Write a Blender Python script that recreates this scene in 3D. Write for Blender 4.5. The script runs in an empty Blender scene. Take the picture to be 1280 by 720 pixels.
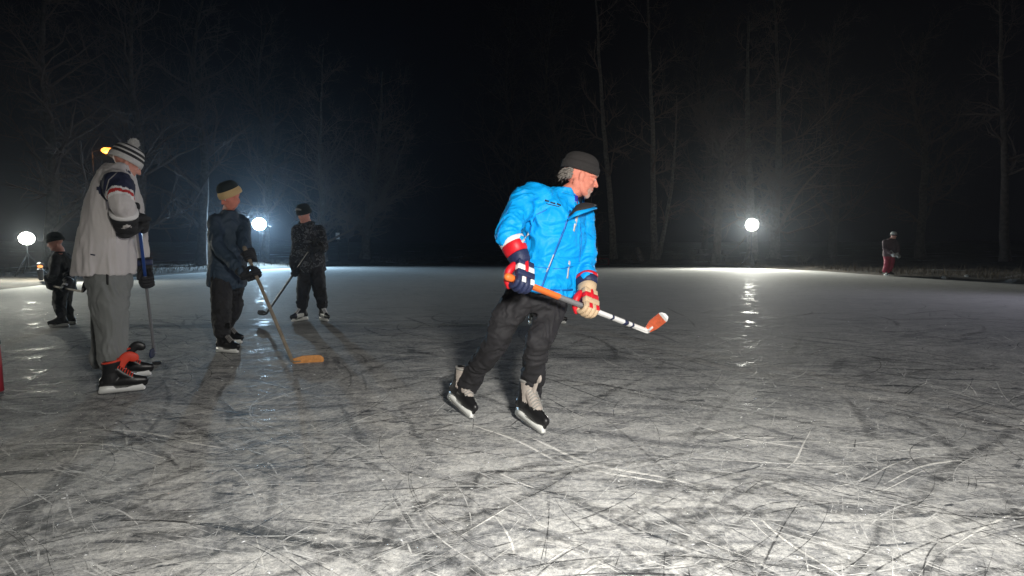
import bpy, bmesh, math, random
from mathutils import Vector, Matrix, noise
from mathutils.bvhtree import BVHTree
V = Vector
random.seed(7)
S = bpy.context.scene
COL = S.collection
R_ = math.radians

# ------------------------------------------------------------------ camera
FPX, CZ, PITCH = 660.0, 1.15, math.atan(52 / 660)
Fv = V((0, math.cos(PITCH), -math.sin(PITCH))); Uv = V((0, math.sin(PITCH), math.cos(PITCH))); Xv = V((1, 0, 0))
CAM = V((0, 0, CZ))
def ray(px, py): return Fv + Xv * ((px - 640) / FPX) + Uv * ((360 - py) / FPX)
def at(px, py, d):
    r = ray(px, py); return CAM + r * (d / r.y)
def G(px, py, z=0.0):
    r = ray(px, py); return CAM + r * ((z - CZ) / r.z)
cd = bpy.data.cameras.new('camera'); cam = bpy.data.objects.new('camera', cd); COL.objects.link(cam)
cam.location = CAM; cam.rotation_euler = (math.pi / 2 - PITCH, 0, 0)
cd.sensor_width = 36; cd.lens = 36 * FPX / 1280; cd.clip_start = .05; cd.clip_end = 600
S.camera = cam

# ------------------------------------------------------------------ materials
MATS = {}
def mat(name, col, rough=.7, metal=0., emit=None, estr=0., bump=None, vary=None, spec=.5, coat=0.):
    if name in MATS: return MATS[name]
    m = bpy.data.materials.new(name); m.use_nodes = True; nt = m.node_tree; b = nt.nodes['Principled BSDF']
    b.inputs['Base Color'].default_value = (*col, 1); b.inputs['Roughness'].default_value = rough
    b.inputs['Metallic'].default_value = metal; b.inputs['Specular IOR Level'].default_value = spec
    b.inputs['Coat Weight'].default_value = coat
    tc = nt.nodes.new('ShaderNodeTexCoord')
    if emit:
        b.inputs['Emission Color'].default_value = (*emit, 1); b.inputs['Emission Strength'].default_value = estr
        m.cycles.emission_sampling = 'NONE'
    if vary:
        sc, amt = vary
        n = nt.nodes.new('ShaderNodeTexNoise'); n.inputs['Scale'].default_value = sc; n.inputs['Detail'].default_value = 6
        nt.links.new(tc.outputs['Object'], n.inputs['Vector'])
        r = nt.nodes.new('ShaderNodeValToRGB')
        r.color_ramp.elements[0].position = .3; r.color_ramp.elements[1].position = .7
        r.color_ramp.elements[0].color = (*[c * (1 - amt) for c in col], 1)
        r.color_ramp.elements[1].color = (*[min(1, c * (1 + amt)) for c in col], 1)
        nt.links.new(n.outputs['Fac'], r.inputs['Fac']); nt.links.new(r.outputs['Color'], b.inputs['Base Color'])
    if bump:
        sc, st, dist = bump
        n = nt.nodes.new('ShaderNodeTexNoise'); n.inputs['Scale'].default_value = sc; n.inputs['Detail'].default_value = 5
        nt.links.new(tc.outputs['Object'], n.inputs['Vector'])
        bp = nt.nodes.new('ShaderNodeBump'); bp.inputs['Strength'].default_value = st; bp.inputs['Distance'].default_value = dist
        nt.links.new(n.outputs['Fac'], bp.inputs['Height']); nt.links.new(bp.outputs['Normal'], b.inputs['Normal'])
    MATS[name] = m
    return m
def camo(name, cols, scale):
    m = bpy.data.materials.new(name); m.use_nodes = True; nt = m.node_tree; b = nt.nodes['Principled BSDF']; b.inputs['Roughness'].default_value = .85
    tc = nt.nodes.new('ShaderNodeTexCoord'); n = nt.nodes.new('ShaderNodeTexNoise'); n.inputs['Scale'].default_value = scale; n.inputs['Detail'].default_value = 3
    n.inputs['Distortion'].default_value = 1.2
    nt.links.new(tc.outputs['Object'], n.inputs['Vector']); r = nt.nodes.new('ShaderNodeValToRGB'); r.color_ramp.interpolation = 'CONSTANT'
    e = r.color_ramp.elements; e[0].color = (*cols[0], 1); e[1].position = .44; e[1].color = (*cols[1], 1)
    q = e.new(.53); q.color = (*cols[2], 1); q = e.new(.6); q.color = (*cols[0], 1)
    nt.links.new(n.outputs['Fac'], r.inputs['Fac']); nt.links.new(r.outputs['Color'], b.inputs['Base Color'])
    return m
FAB = (140, .35, .004)
M = dict(
    blue=mat('blue_shell_fabric', (.001, .32, .78), .58, spec=.25, bump=(26, .35, .006), vary=(9, .06)),
    blueband=mat('darker_blue_panel', (.003, .12, .42), .55),
    black=mat('black_fabric', (.016, .016, .018), .8, bump=(18, .5, .012), vary=(6, .25)),
    trouser=mat('charcoal_ski_fabric', (.013, .0125, .015), .8, bump=(16, .6, .012), vary=(7, .25)),
    knit=mat('charcoal_knit', (.021, .019, .019), .95, bump=(120, .8, .006)),
    skin=mat('skin', (.62, .22, .155), .65, spec=.3, vary=(25, .10), bump=(60, .3, .003)),
    skinpale=mat('pale_skin', (.60, .28, .21), .55, vary=(25, .10)),
    beard=mat('grey_beard', (.50, .32, .26), .9, bump=(160, .8, .005)),
    hair=mat('grey_hair', (.20, .18, .16), .9, bump=(150, .8, .006)),
    lip=mat('lip', (.45, .14, .11), .5),
    eye=mat('eye_white', (.6, .58, .55), .25), iris=mat('eye_dark', (.02, .02, .02), .2),
    red=mat('red_leather', (.58, .008, .018), .5, bump=(40, .3, .004)), white=mat('white_leather', (.75, .75, .74), .5, bump=(40, .3, .004)),
    navy=mat('navy_nylon', (.014, .022, .07), .6, bump=(60, .5, .006)), tan=mat('tan_palm_leather', (.52, .38, .24), .7, bump=(40, .5, .006)),
    jersey=mat('pale_grey_jersey', (.56, .53, .52), .85, bump=(130, .3, .003), vary=(4, .05)),
    jnavy=mat('navy_jersey', (.014, .018, .05), .8), jred=mat('red_jersey_stripe', (.5, .03, .03), .8), jwhite=mat('white_jersey_stripe', (.75, .74, .73), .8),
    sweat=mat('grey_sweatpants', (.19, .20, .195), .9, bump=(90, .4, .004), vary=(5, .08)),
    veilednavy=mat('veiled_navy_jacket', (.028, .050, .078), .7, bump=(20, .5, .01)),  # navy with the lamp's bluish veil mixed into the colour
    cream=mat('cream_knit', (.60, .42, .20), .9, bump=(120, .7, .005)),
    dknit=mat('dark_green_knit', (.014, .02, .019), .9, bump=(120, .7, .005)),
    wknit=mat('white_knit', (.58, .57, .55), .9, bump=(90, .8, .008)), bknit=mat('black_knit', (.03, .03, .032), .9, bump=(90, .8, .008)),
    maroon=mat('maroon_trousers', (.36, .012, .05), .7, bump=(30, .4, .01)), greyjac=mat('greyish_pink_jacket', (.09, .05, .06), .8, bump=(30, .4, .01)),
    boot=mat('black_boot', (.012, .012, .013), .4, bump=(50, .2, .003)), holder=mat('white_blade_holder', (.74, .75, .72), .35),
    steel=mat('steel_runner', (.55, .56, .58), .22, 1.), greyboot=mat('grey_boot_leather', (.42, .37, .33), .6, bump=(60, .4, .004)),
    orange=mat('orange_lace', (.68, .055, .025), .6), bootgrey=mat('grey_bootliner', (.3, .29, .27), .8),
    wood=mat('wooden_shaft', (.22, .18, .13), .6, vary=(20, .25)), otape=mat('orange_blade', (.70, .13, .05), .55, vary=(60, .2)),
    ytape=mat('amber_blade', (.62, .27, .07), .6, vary=(40, .2)), wshaft=mat('white_shaft', (.76, .76, .75), .35), blackshaft=mat('black_shaft', (.02, .02, .022), .4),
    blueshaft=mat('blue_shaft', (.02, .06, .24), .35), greyshaft=mat('grey_shaft', (.2, .2, .21), .4),
    ograp=mat('orange_grip', (.80, .17, .03), .5), redshaft=mat('red_shaft', (.6, .02, .03), .4),
    goalred=mat('red_plastic', (.30, .012, .022), .45, vary=(12, .1)), cap=mat('black_rubber', (.015, .015, .016), .7), net=mat('white_net', (.5, .5, .5), .8),
    lampbody=mat('dark_metal', (.04, .04, .045), .5, .3, bump=(40, .1, .002)),
    camo=camo('grey_camouflage', [(.028, .03, .034), (.012, .013, .015), (.11, .115, .12)], 14),
    signwhite=mat('white_board', (.6, .6, .6), .6), wood2=mat('weathered_wood', (.10, .085, .07), .85, vary=(12, .3)),
    bark=mat('grey_bark', (.17, .145, .125), .95, bump=(14, 1., .03), vary=(7, .45)),
    twig=mat('bare_twig', (.15, .105, .085), .95), shadetwig=mat('shaded_twig', (.075, .055, .048), .95), shadebark=mat('shaded_bark', (.06, .048, .042), .95, bump=(14, 1., .03), vary=(7, .45)),  # darker copies of bark and twig, with dim light put into the colour
    silver=mat('silver_reflective_tape', (.45, .47, .48), .5), lime=mat('lime_logo', (.25, .75, .35), .5), shirtblue=mat('blue_shirt', (.02, .03, .45), .8), shirtred=mat('red_shirt', (.45, .03, .04), .8),
)

# ------------------------------------------------------------------ objects
def tag(o, label=None, cat=None, group=None, kind=None):
    if label: o['label'] = label
    if cat: o['category'] = cat
    if group: o['group'] = group
    if kind: o['kind'] = kind
    return o
def thing(name, loc, label, cat, group=None):
    o = bpy.data.objects.new(name, None); COL.objects.link(o); o.location = loc; o.empty_display_size = .1
    return tag(o, label, cat, group)
def base(o):
    while o.parent: o = o.parent
    return V(o.location)
def link(name, me, mats=None, parent=None, smooth=True):
    """mesh in world coordinates -> object; children get coordinates relative to their thing's base"""
    if mats is not None:
        idx = [p.material_index for p in me.polygons]
        me.materials.clear()
        for m in (mats if isinstance(mats, (list, tuple)) else [mats]): me.materials.append(m)
        me.polygons.foreach_set('material_index', idx)
    if parent is not None: me.transform(Matrix.Translation(-base(parent)))
    if smooth: me.polygons.foreach_set('use_smooth', [True] * len(me.polygons))
    me.name = name
    o = bpy.data.objects.new(name, me); COL.objects.link(o)
    if parent is not None: o.parent = parent
    return o
def tomesh(bm, name='m'):
    bmesh.ops.recalc_face_normals(bm, faces=bm.faces)
    me = bpy.data.meshes.new(name); bm.to_mesh(me); bm.free(); return me
def paint(me, fn):
    for p in me.polygons: p.material_index = fn(p.center, p.normal)
    return me

# ------------------------------------------------------------------ shapes
def frame_of(d, ref=None):
    d = d.normalized()
    ref = ref or (V((0, 0, 1)) if abs(d.z) < .9 else V((0, 1, 0)))
    u = d.cross(ref)
    if u.length < 1e-5: u = d.cross(V((1, 0, 0)))
    u.normalize(); return u, u.cross(d).normalized()
def loft(bm, rings, n=20, p=2.0, mi=0, caps=True):
    vs = []
    for (c, u, v, a, b) in rings:
        row = []
        for i in range(n):
            t = 2 * math.pi * i / n; ct, st = math.cos(t), math.sin(t)
            row.append(bm.verts.new(c + u * (a * math.copysign(abs(ct) ** (2 / p), ct)) + v * (b * math.copysign(abs(st) ** (2 / p), st))))
        vs.append(row)
    for r0, r1 in zip(vs, vs[1:]):
        for i in range(n):
            f = bm.faces.new((r0[i], r0[(i + 1) % n], r1[(i + 1) % n], r1[i])); f.material_index = mi
    if caps:
        for r in (vs[0][::-1], vs[-1]):
            f = bm.faces.new(r); f.material_index = mi
def cat(pts, sub):
    out = []
    P = [pts[0] * 2 - pts[1]] + list(pts) + [pts[-1] * 2 - pts[-2]]
    for i in range(1, len(P) - 2):
        for k in range(sub):
            t = k / sub; a, b, c, d = P[i - 1], P[i], P[i + 1], P[i + 2]
            out.append(.5 * ((2 * b) + (c - a) * t + (2 * a - 5 * b + 4 * c - d) * t * t + (3 * b - a - 3 * c + d) * t ** 3))
    out.append(P[-2]); return out
def limb(bm, pts, rad, n=14, flat=1., ref=None, sub=4, mi=0, round_=True, p=2.0):
    pts = [V(q) for q in pts]
    if isinstance(rad, (int, float)): rad = [rad] * len(pts)
    if sub > 1:
        cp = cat(pts, sub); rr = [x.x for x in cat([V((r, 0, 0)) for r in rad], sub)]
    else: cp, rr = pts, list(rad)
    rings = []; L = len(cp)
    u = None
    for i, c in enumerate(cp):
        d = (cp[min(i + 1, L - 1)] - cp[max(i - 1, 0)]).normalized()
        if u is None: u, v = frame_of(d, ref)
        elif ref is not None: u, v = frame_of(d, ref)
        else:
            u = (u - d * u.dot(d)).normalized(); v = u.cross(d)
        r = max(rr[i], 1e-4)
        if round_ and i == 0:
            for k in (.995, .8, .45): rings.append((c - d * (r * k), u, v, r * math.sqrt(1 - k * k) , r * math.sqrt(1 - k * k) * flat))
        rings.append((c, u, v, r, r * flat))
        if round_ and i == L - 1:
            for k in (.45, .8, .995): rings.append((c + d * (r * k), u, v, r * math.sqrt(1 - k * k), r * math.sqrt(1 - k * k) * flat))
    loft(bm, rings, n, p, mi)
def ball(bm, c, r, fr=None, n=16, mi=0):
    c = V(c)
    if isinstance(r, (int, float)): r = (r, r, r)
    X, Y, Z = fr or (V((1, 0, 0)), V((0, 1, 0)), V((0, 0, 1)))
    rings = []
    m = max(6, n // 2)
    for k in range(m + 1):
        t = math.pi * (k + .02 if k == 0 else (k - .02 if k == m else k)) / m
        rings.append((c - Z * (r[2] * math.cos(t)), X, Y, r[0] * math.sin(t), r[1] * math.sin(t)))
    loft(bm, rings, n, 2, mi)
def box(bm, c, u, v, w, a, b, h, mi=0, bev=0):
    c = V(c); q = [bm.verts.new(c + u * (sx * a) + v * (sy * b) + w * (sz * h)) for sz in (-1, 1) for sy in (-1, 1) for sx in (-1, 1)]
    fs = [(0, 2, 3, 1), (4, 5, 7, 6), (0, 1, 5, 4), (2, 6, 7, 3), (0, 4, 6, 2), (1, 3, 7, 5)]
    out = []
    for f in fs:
        g = bm.faces.new([q[i] for i in f]); g.material_index = mi; out.append(g)
    if bev:
        es = {e for g in out for e in g.edges}
        r = bmesh.ops.bevel(bm, geom=list(es), offset=bev, segments=2, affect='EDGES', profile=.6)
        for g in r['faces']: g.material_index = mi
def bar(bm, a, b, r, n=8, mi=0): limb(bm, [a, b], [r, r], n=n, sub=1, mi=mi, round_=False)
def fuse(bm, vox, smooth=2, fold=None):
    """union of overlapping closed shapes into ONE continuous surface"""
    me = tomesh(bm, 'tmp'); o = bpy.data.objects.new('tmp', me); COL.objects.link(o)
    m = o.modifiers.new('r', 'REMESH'); m.mode = 'VOXEL'; m.voxel_size = vox
    if smooth:
        s = o.modifiers.new('s', 'SMOOTH'); s.factor = .5; s.iterations = smooth
    dg = bpy.context.evaluated_depsgraph_get(); out = bpy.data.meshes.new_from_object(o.evaluated_get(dg))
    bpy.data.objects.remove(o); bpy.data.meshes.remove(me)
    if fold:
        nn = [v.normal.copy() for v in out.vertices]
        for v, q in zip(out.vertices, nn): v.co += q * fold(v.co)
    return out
def folds(amp, fx, fz, seed=0., amp2=0.):
    o = V((seed * 7.3, seed * 3.1, seed))
    def f(c):
        a = noise.noise(V((c.x * fx, c.y * fx, c.z * fz)) + o)
        q = V((c.x * fx * .8, c.y * fx * .8, c.z * fz * .8)); q = q + V((noise.noise(q + o), noise.noise(q - o), noise.noise(q * 1.3))) * .9
        b = noise.noise(q * 2.1 + o * 2); d = noise.noise(q * 4.3 - o)
        r = amp * (.55 * (1 - 2.6 * abs(a)) + .38 * (1 - 3.0 * abs(b)) + .14 * (1 - 3 * abs(d))) + amp2 * noise.noise(c * 34 + o)
        return r - amp * .45
    return f
def bvh(me): return BVHTree.FromPolygons([v.co.copy() for v in me.vertices], [tuple(p.vertices) for p in me.polygons])
def strip(tree, pix, w, lift=.0025, step=4):
    """ribbon lying on a garment: waypoints are projected onto the real surface"""
    pts = []
    for a, b in zip(pix, pix[1:]):
        n = max(1, int(math.dist(a, b) / step))
        for k in range(n): pts.append((a[0] + (b[0] - a[0]) * k / n, a[1] + (b[1] - a[1]) * k / n))
    pts.append(pix[-1]); P = []
    for q in pts:
        h = tree.ray_cast(CAM, ray(*q).normalized())
        if h[0] is not None: P.append((h[0], h[1]))
    bm = bmesh.new(); prev = None; L = len(P)
    for i, (p, nr) in enumerate(P):
        d = (P[min(i + 1, L - 1)][0] - P[max(i - 1, 0)][0])
        if d.length < 1e-6: continue
        s = d.normalized().cross(nr).normalized() * (w / 2)
        cur = [bm.verts.new(p + nr * lift + s), bm.verts.new(p + nr * lift - s), bm.verts.new(p - nr * .002 - s), bm.verts.new(p - nr * .002 + s)]
        if prev:
            for k in range(4): bm.faces.new((prev[k], prev[(k + 1) % 4], cur[(k + 1) % 4], cur[k]))
        else: bm.faces.new(cur[::-1])
        prev = cur
    if prev: bm.faces.new(prev)
    return tomesh(bm)

# ------------------------------------------------------------------ people
def head_frame(f, up=V((0, 0, 1))):
    f = f.normalized(); s = f.cross(up).normalized(); u = s.cross(f); return f, s, u        # s = the head's own right side
def head_shapes(bm, c, f, up=V((0, 0, 1)), k=1.):
    f, s, u = head_frame(f, up)
    P = lambda x, y, z: c + s * (x * k) + f * (y * k) + u * (z * k)
    fr = (s, f, u)
    ball(bm, P(0, -.012, .034), (.076 * k, .096 * k, .088 * k), fr, 24)
    ball(bm, P(0, .022, -.03), (.062 * k, .072 * k, .086 * k), fr, 24)
    ball(bm, P(0, .058, -.092), (.034 * k, .032 * k, .026 * k), fr)
    for q in (-1, 1):
        limb(bm, [P(q * .058, .0, -.045), P(q * .048, .03, -.082), P(q * .02, .062, -.098)], [.022 * k, .02 * k, .022 * k])
        ball(bm, P(q * .043, .058, -.022), (.02 * k, .02 * k, .018 * k), fr)
        limb(bm, [P(q * .01, .09, .022), P(q * .036, .082, .026), P(q * .058, .058, .018)], [.011 * k, .012 * k, .009 * k])
        ball(bm, P(q * .012, .098, -.030), (.010 * k, .012 * k, .009 * k), fr)
        ball(bm, P(q * .077, -.008, -.006), (.009 * k, .018 * k, .031 * k), fr)
        ball(bm, P(q * .030, .076, .0), (.017 * k, .012 * k, .012 * k), fr)
    for q in (-1, 1): ball(bm, P(q * .052, -.012, -.045), (.020 * k, .036 * k, .042 * k), fr)
    for q in (-1, 1): ball(bm, P(q * .046, .026, -.040), (.024 * k, .040 * k, .045 * k), fr)
    limb(bm, [P(0, .088, .02), P(0, .100, -.004), P(0, .113, -.026)], [.008 * k, .010 * k, .0125 * k])
    ball(bm, P(0, .088, -.054), (.024 * k, .012 * k, .008 * k), fr)
    ball(bm, P(0, .086, -.068), (.021 * k, .012 * k, .008 * k), fr)
    return P, fr
def beanie(c, f, up, k, mats, root, bands, h0=.012, top=.142, fold=True, tilt=0., name='beanie', rim=.0):
    f, s, u = head_frame(f, up)
    if tilt: u2 = (u - f * tilt).normalized(); f = (f - u2 * f.dot(u2)).normalized(); u = u2; s = f.cross(u).normalized()
    bm = bmesh.new(); n = 64; rows = []
    prof = []
    N = 16
    for i in range(N + 1):
        t = i / N; h = h0 + (top - h0) * math.sin(t * math.pi / 2) ** 1.1
        r = math.cos(max(0, (t - .25) / .75) * math.pi / 2) ** .62 if t > .25 else 1
        r = max(r, .02); prof.append((h, r, t))
    outer = [(h0, .95, 0)] + prof
    if fold: outer = [(h0 + .002, .95, 0), (h0 - .004, 1.02, 0), (h0 - .002, 1.085, 0), (h0 + .018, 1.09, .1), (h0 + .038, 1.08, .2), (h0 + .045, 1.04, .22)] + [q for q in prof if q[0] > h0 + .046]
    for (h, r, t) in outer:
        row = []
        for i in range(n):
            a = 2 * math.pi * i / n; w = 1 + .012 * (1 if i % 2 else -1) + .02 * noise.noise(V((a * 1.5, h * 20, k)))
            row.append(bm.verts.new(c + u * (h * k) + s * (math.cos(a) * .086 * r * w * k) + f * ((math.sin(a) * .106 * r * w - .012) * k)))
        rows.append(row)
    L = len(rows)
    for j, (a, b) in enumerate(zip(rows, rows[1:])):
        hh = (outer[j][0] + outer[j + 1][0]) / 2; mi = 0
        for (lo, hi, m_) in bands:
            if lo <= hh < hi: mi = m_
        for i in range(n):
            g = bm.faces.new((a[i], a[(i + 1) % n], b[(i + 1) % n], b[i])); g.material_index = mi
    bm.faces.new(rows[0][::-1]); g = bm.faces.new(rows[-1])
    return link(name, tomesh(bm), mats, root), (lambda x, y, z: c + s * x * k + f * y * k + u * z * k)
def eyes(P, fr, k, root):
    for q in (-1, 1):
        bm = bmesh.new(); ball(bm, P(q * .030, .079, .001), .0115 * k, fr, 12)
        e = link('eye', tomesh(bm), M['eye'], root)
        bm = bmesh.new(); ball(bm, P(q * .030, .0865, .001), (.005 * k, .0045 * k, .005 * k), fr, 10)
        link('iris', tomesh(bm), M['iris'], e)

def hand_base(elbow, grip, sdir, k):
    X = sdir.normalized(); Y = (grip - elbow); Y = (Y - X * Y.dot(X)).normalized(); return grip - Y * (.085 * k)
def wrist_of(elbow, grip, sdir, k=1.):
    a = hand_base(elbow, grip, sdir, k); return a + (elbow - a).normalized() * .07 * k
def glove(root, wrist, grip, sdir, mats, k=1., side=1, cuff=.12, name='glove'):
    """padded glove: palm, four separate fingers of different length curled round the shaft, thumb, flared cuff.  mats: back, finger, cuff, palm/thumb, stripe"""
    X = sdir.normalized(); Y = (grip - wrist); Y = (Y - X * Y.dot(X)).normalized(); Z = X.cross(Y) * side
    P = lambda x, y, z: grip + X * (x * k) + Y * (y * k) + Z * (z * k)
    bm = bmesh.new(); fr = (X, Y, Z)
    wd = (P(0, -.075, .012) - wrist)
    # back of the hand in three padded rolls
    for j, yy in enumerate((-.078, -.050, -.022)):
        box(bm, P(0, yy, .030 + .002 * j), X, Y, Z, (.044 + .002 * j) * k, .0155 * k, .017 * k, 0 if j != 1 else 4, .008 * k)
    limb(bm, [P(0, -.10, .008), P(0, -.055, .008), P(0, -.022, .006)], [.040 * k, .046 * k, .043 * k], flat=.5, ref=X, mi=3)
    ln = (.92, 1.05, 1.0, .82)
    for i in range(4):
        x = (-.0345 + .023 * i); l = ln[i]; r = (.0125, .0132, .013, .0115)[i]
        ch = [(x, -.012, .031), (x * 1.03, .018 * l + .004, .034), (x * 1.04, .040 * l, .014), (x * 1.03, .036 * l, -.016), (x * 1.0, .010, -.031 * l), (x * .97, -.014 * l, -.026)]
        limb(bm, [P(*q) for q in ch[:3]], [r * k * 1.08, r * k * 1.12, r * k], n=10, sub=3, mi=1)
        limb(bm, [P(*q) for q in ch[2:]], [r * k, r * k, r * k * .95, r * k * .85], n=10, sub=3, mi=1)
        box(bm, P(x * 1.03, .010 * l, .043), X, Y, Z, .0105 * k, .014 * k, .0075 * k, 0 if i % 2 else 4, .004 * k)
    limb(bm, [P(.040, -.070, .0), P(.058, -.038, -.010), P(.052, -.006, -.030), P(.034, .020, -.040)], [.018 * k, .019 * k, .0165 * k, .013 * k], n=12, mi=3)
    # cuff
    a = P(0, -.085, .01); dd = (wrist - a).normalized(); u, v = frame_of(dd, X)
    L = cuff * k
    rg = [(a + dd * (L * t), u, v, r * k, r * k * .86) for t, r in ((0, .040), (.12, .048), (.4, .053), (.44, .050), (.48, .055), (.8, .060), (.84, .057), (.88, .061), (1, .062))]
    loft(bm, rg[:4], 18, 2.4, 0); loft(bm, rg[3:7], 18, 2.4, 2); loft(bm, rg[6:], 18, 2.4, 4)
    return link(name, tomesh(bm), mats, root)

# skate in its own frame: runner touches z=0, toe +X
_sk = {}
def skate_local(kind):
    if kind in _sk: return _sk[kind]
    bm = bmesh.new(); X, Y, Z = V((1, 0, 0)), V((0, 1, 0)), V((0, 0, 1))
    limb(bm, [(-.105, 0, .105), (-.04, 0, .098), (.03, 0, .100), (.09, 0, .094), (.145, 0, .090)], [.037, .036, .041, .042, .030], n=18, flat=.82, ref=Y)
    for (x, z, a, b) in [(0, 0, 0, 0)]: pass
    rg = [(V((-.070, 0, .085)), X, Y, .055, .036), (V((-.066, 0, .13)), X, Y, .058, .037), (V((-.062, 0, .17)), X, Y, .054, .036), (V((-.058, 0, .21)), X, Y, .054, .042), (V((-.052, 0, .255)), X, Y, .060, .048)]
    loft(bm, rg, 22, 2.3)
    limb(bm, [(-.02, 0, .19), (.02, 0, .15), (.07, 0, .118)], [.034, .034, .030], n=16)
    ball(bm, (-.118, 0, .10), (.018, .032, .035))
    boot = fuse(bm, .005, 3)
    bm = bmesh.new()   # sole plate
    limb(bm, [(-.115, 0, .068), (-.03, 0, .068), (.04, 0, .068), (.14, 0, .071)], [.030, .028, .038, .028], n=18, flat=.2, ref=Y)
    sole = tomesh(bm)
    # holder: side outline with two towers
    def prism(out, hw):
        b_ = bmesh.new(); A = [b_.verts.new((x, -hw, z)) for x, z in out]; B = [b_.verts.new((x, hw, z)) for x, z in out]
        b_.faces.new(A[::-1]); b_.faces.new(B); n = len(out)
        for i in range(n): b_.faces.new((A[i], A[(i + 1) % n], B[(i + 1) % n], B[i]))
        bmesh.ops.triangulate(b_, faces=[f for f in b_.faces if len(f.verts) > 4])
        return b_
    out = [(-.145, .034), (-.148, .020), (-.135, .0145), (.135, .0145), (.152, .024), (.150, .034), (.128, .068), (.045, .068), (.028, .044), (-.035, .044), (-.052, .068), (-.135, .068)]
    hold = tomesh(prism(out, .0105))
    run = [(-.140, .0150), (-.150, .010), (-.142, .003), (-.10, .0), (.09, .0), (.13, .004), (.150, .012), (.153, .024), (.140, .0150)]
    runner = tomesh(prism(run, .002))
    bm = bmesh.new()   # tongue
    if kind == 'floppy':
        limb(bm, [(-.01, 0, .19), (.01, 0, .245), (.05, 0, .285), (.085, 0, .275)], [.030, .034, .038, .036], n=14, flat=.35, ref=Y)
    else:
        limb(bm, [(-.01, 0, .19), (-.002, 0, .25), (.012, 0, .295), (.034, 0, .302)], [.030, .034, .036, .032], n=14, flat=.35, ref=Y)
    tongue = tomesh(bm)
    bm = bmesh.new()   # laces zigzag
    for i in range(7):
        t = i / 6; x = .075 - .083 * t; z = .143 + .072 * t + (.004 if i > 2 else 0)
        x2 = .063 - .083 * t
        limb(bm, [(x - .004, -.030, z - .012), (x, -.016, z + .004), (x, 0, z + .010), (x, .016, z + .004), (x - .004, .030, z - .012)], .0042, n=6, sub=2)
        limb(bm, [(x - .004, -.026, z - .007), (x2, .024, z + .004)], .0035, n=6, sub=1)
    laces = tomesh(bm)
    bm = bmesh.new()   # padded collar round the opening
    pts = [V((-.052 + .057 * math.cos(t), .045 * math.sin(t), .256 + .010 * math.cos(t))) for t in [2 * math.pi * i / 20 for i in range(21)]]
    limb(bm, pts, .0085, n=8, sub=1); collar = tomesh(bm)
    _sk[kind] = (boot, sole, hold, runner, tongue, laces, collar); return _sk[kind]
def skate(root, heel, toe, up, kind, boot_mats, paintf, lace, collar, tongue, k=1., label=None, opening=True):
    """boot (> sole, tongue, laces, collar), blade_holder (> runner)"""
    X = (toe - heel).normalized(); Y = up.cross(X).normalized(); Z = X.cross(Y)
    Mx = Matrix((( X.x, Y.x, Z.x, 0), (X.y, Y.y, Z.y, 0), (X.z, Y.z, Z.z, 0), (0, 0, 0, 1))).to_4x4()
    c = (heel + toe) / 2
    Mx = Matrix.Translation(c) @ Mx @ Matrix.Scale(k, 4)
    b, s, h, r, t, l, cl = skate_local(kind)
    def put(me, nm, m_, par, pf=None):
        q = me.copy()
        if pf: paint(q, pf)
        q.transform(Mx); return link(nm, q, m_, par)
    B = put(b, 'skate_boot', boot_mats, root, paintf)
    put(s, 'sole', M['boot'], B); H = put(h, 'blade_holder', M['holder'], root); put(r, 'runner', M['steel'], H)
    if tongue: put(t, 'tongue', tongue, B)
    if lace: put(l, 'laces', lace, B)
    if collar: put(cl, 'collar', collar, B)
    return Mx
plain_boot = lambda c, n: 0
def white_sided(c, n): return 1 if (abs(n.y) > .5 and -.05 < c.x < .07 and c.z < .13) else 0
def grey_front(c, n): return 1 if c.z > .135 and c.x > -.045 - (c.z - .13) * .2 else 0

def stick(pts_shaft, tip, up, segs, blade_mat, label, toe_mat=None, k=1., blade_h=.06, root_at=None):
    """pts_shaft: butt and heel; segs = [(t0,t1,mat,name)]; blade from heel to tip"""
    a, b = pts_shaft
    r = thing('hockey_stick', (b.x, b.y, 0) if root_at is None else root_at, label, 'hockey stick')
    d = (b - a).normalized(); u, v = frame_of(d, (tip - b).normalized())
    for (t0, t1, m_, nm) in segs:
        bm = bmesh.new(); p0, p1 = a.lerp(b, t0), a.lerp(b, t1)
        w = .0165 if nm == 'grip_tape' else .0145
        rings = [(p0.lerp(p1, t), u, v, .0105 * k * (1.12 if nm == 'grip_tape' else 1), w * k) for t in (0, .01, .5, .99, 1)]
        loft(bm, rings, 12, 4.); link(nm, tomesh(bm), m_, r)
    if segs and segs[0][3] == 'grip_tape':
        bm = bmesh.new(); limb(bm, [a - d * .012, a + d * .012], .019 * k, n=10, sub=1); link('butt_knob', tomesh(bm), segs[0][2], r)
    bd = (tip - b); L = bd.length; bd.normalize(); nrm = bd.cross(up).normalized(); upb = nrm.cross(bd).normalized()
    bm = bmesh.new(); n = 12; rows = []
    for i in range(n + 1):
        t = i / n; c = b + bd * (L * t) + nrm * (.018 * k * t * t)
        hh = blade_h * k * (.55 + .45 * min(1, t * 3)) * (1 if t < .8 else math.sqrt(max(.02, 1 - ((t - .8) / .22) ** 2)))
        rows.append((c + upb * (hh * .12), upb, nrm, hh / 2, .0055 * k))
    loft(bm, rows, 14, 3.5)
    if toe_mat:
        me = paint(tomesh(bm), lambda c, nn: 1 if (c - b).dot(bd) > L * .86 or (c - b).dot(bd) < L * .12 else 0); bl = link('blade', me, [blade_mat, toe_mat], r)
    else: bl = link('blade', tomesh(bm), blade_mat, r)
    bm = bmesh.new(); limb(bm, [b - d * .10, b - d * .03, b + bd * .012, b + bd * .06], [.014 * k, .015 * k, .017 * k, .015 * k], n=10, flat=.5, ref=nrm.cross(d)); link('heel', tomesh(bm), toe_mat or segs[-1][2], r)
    return r, d

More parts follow.
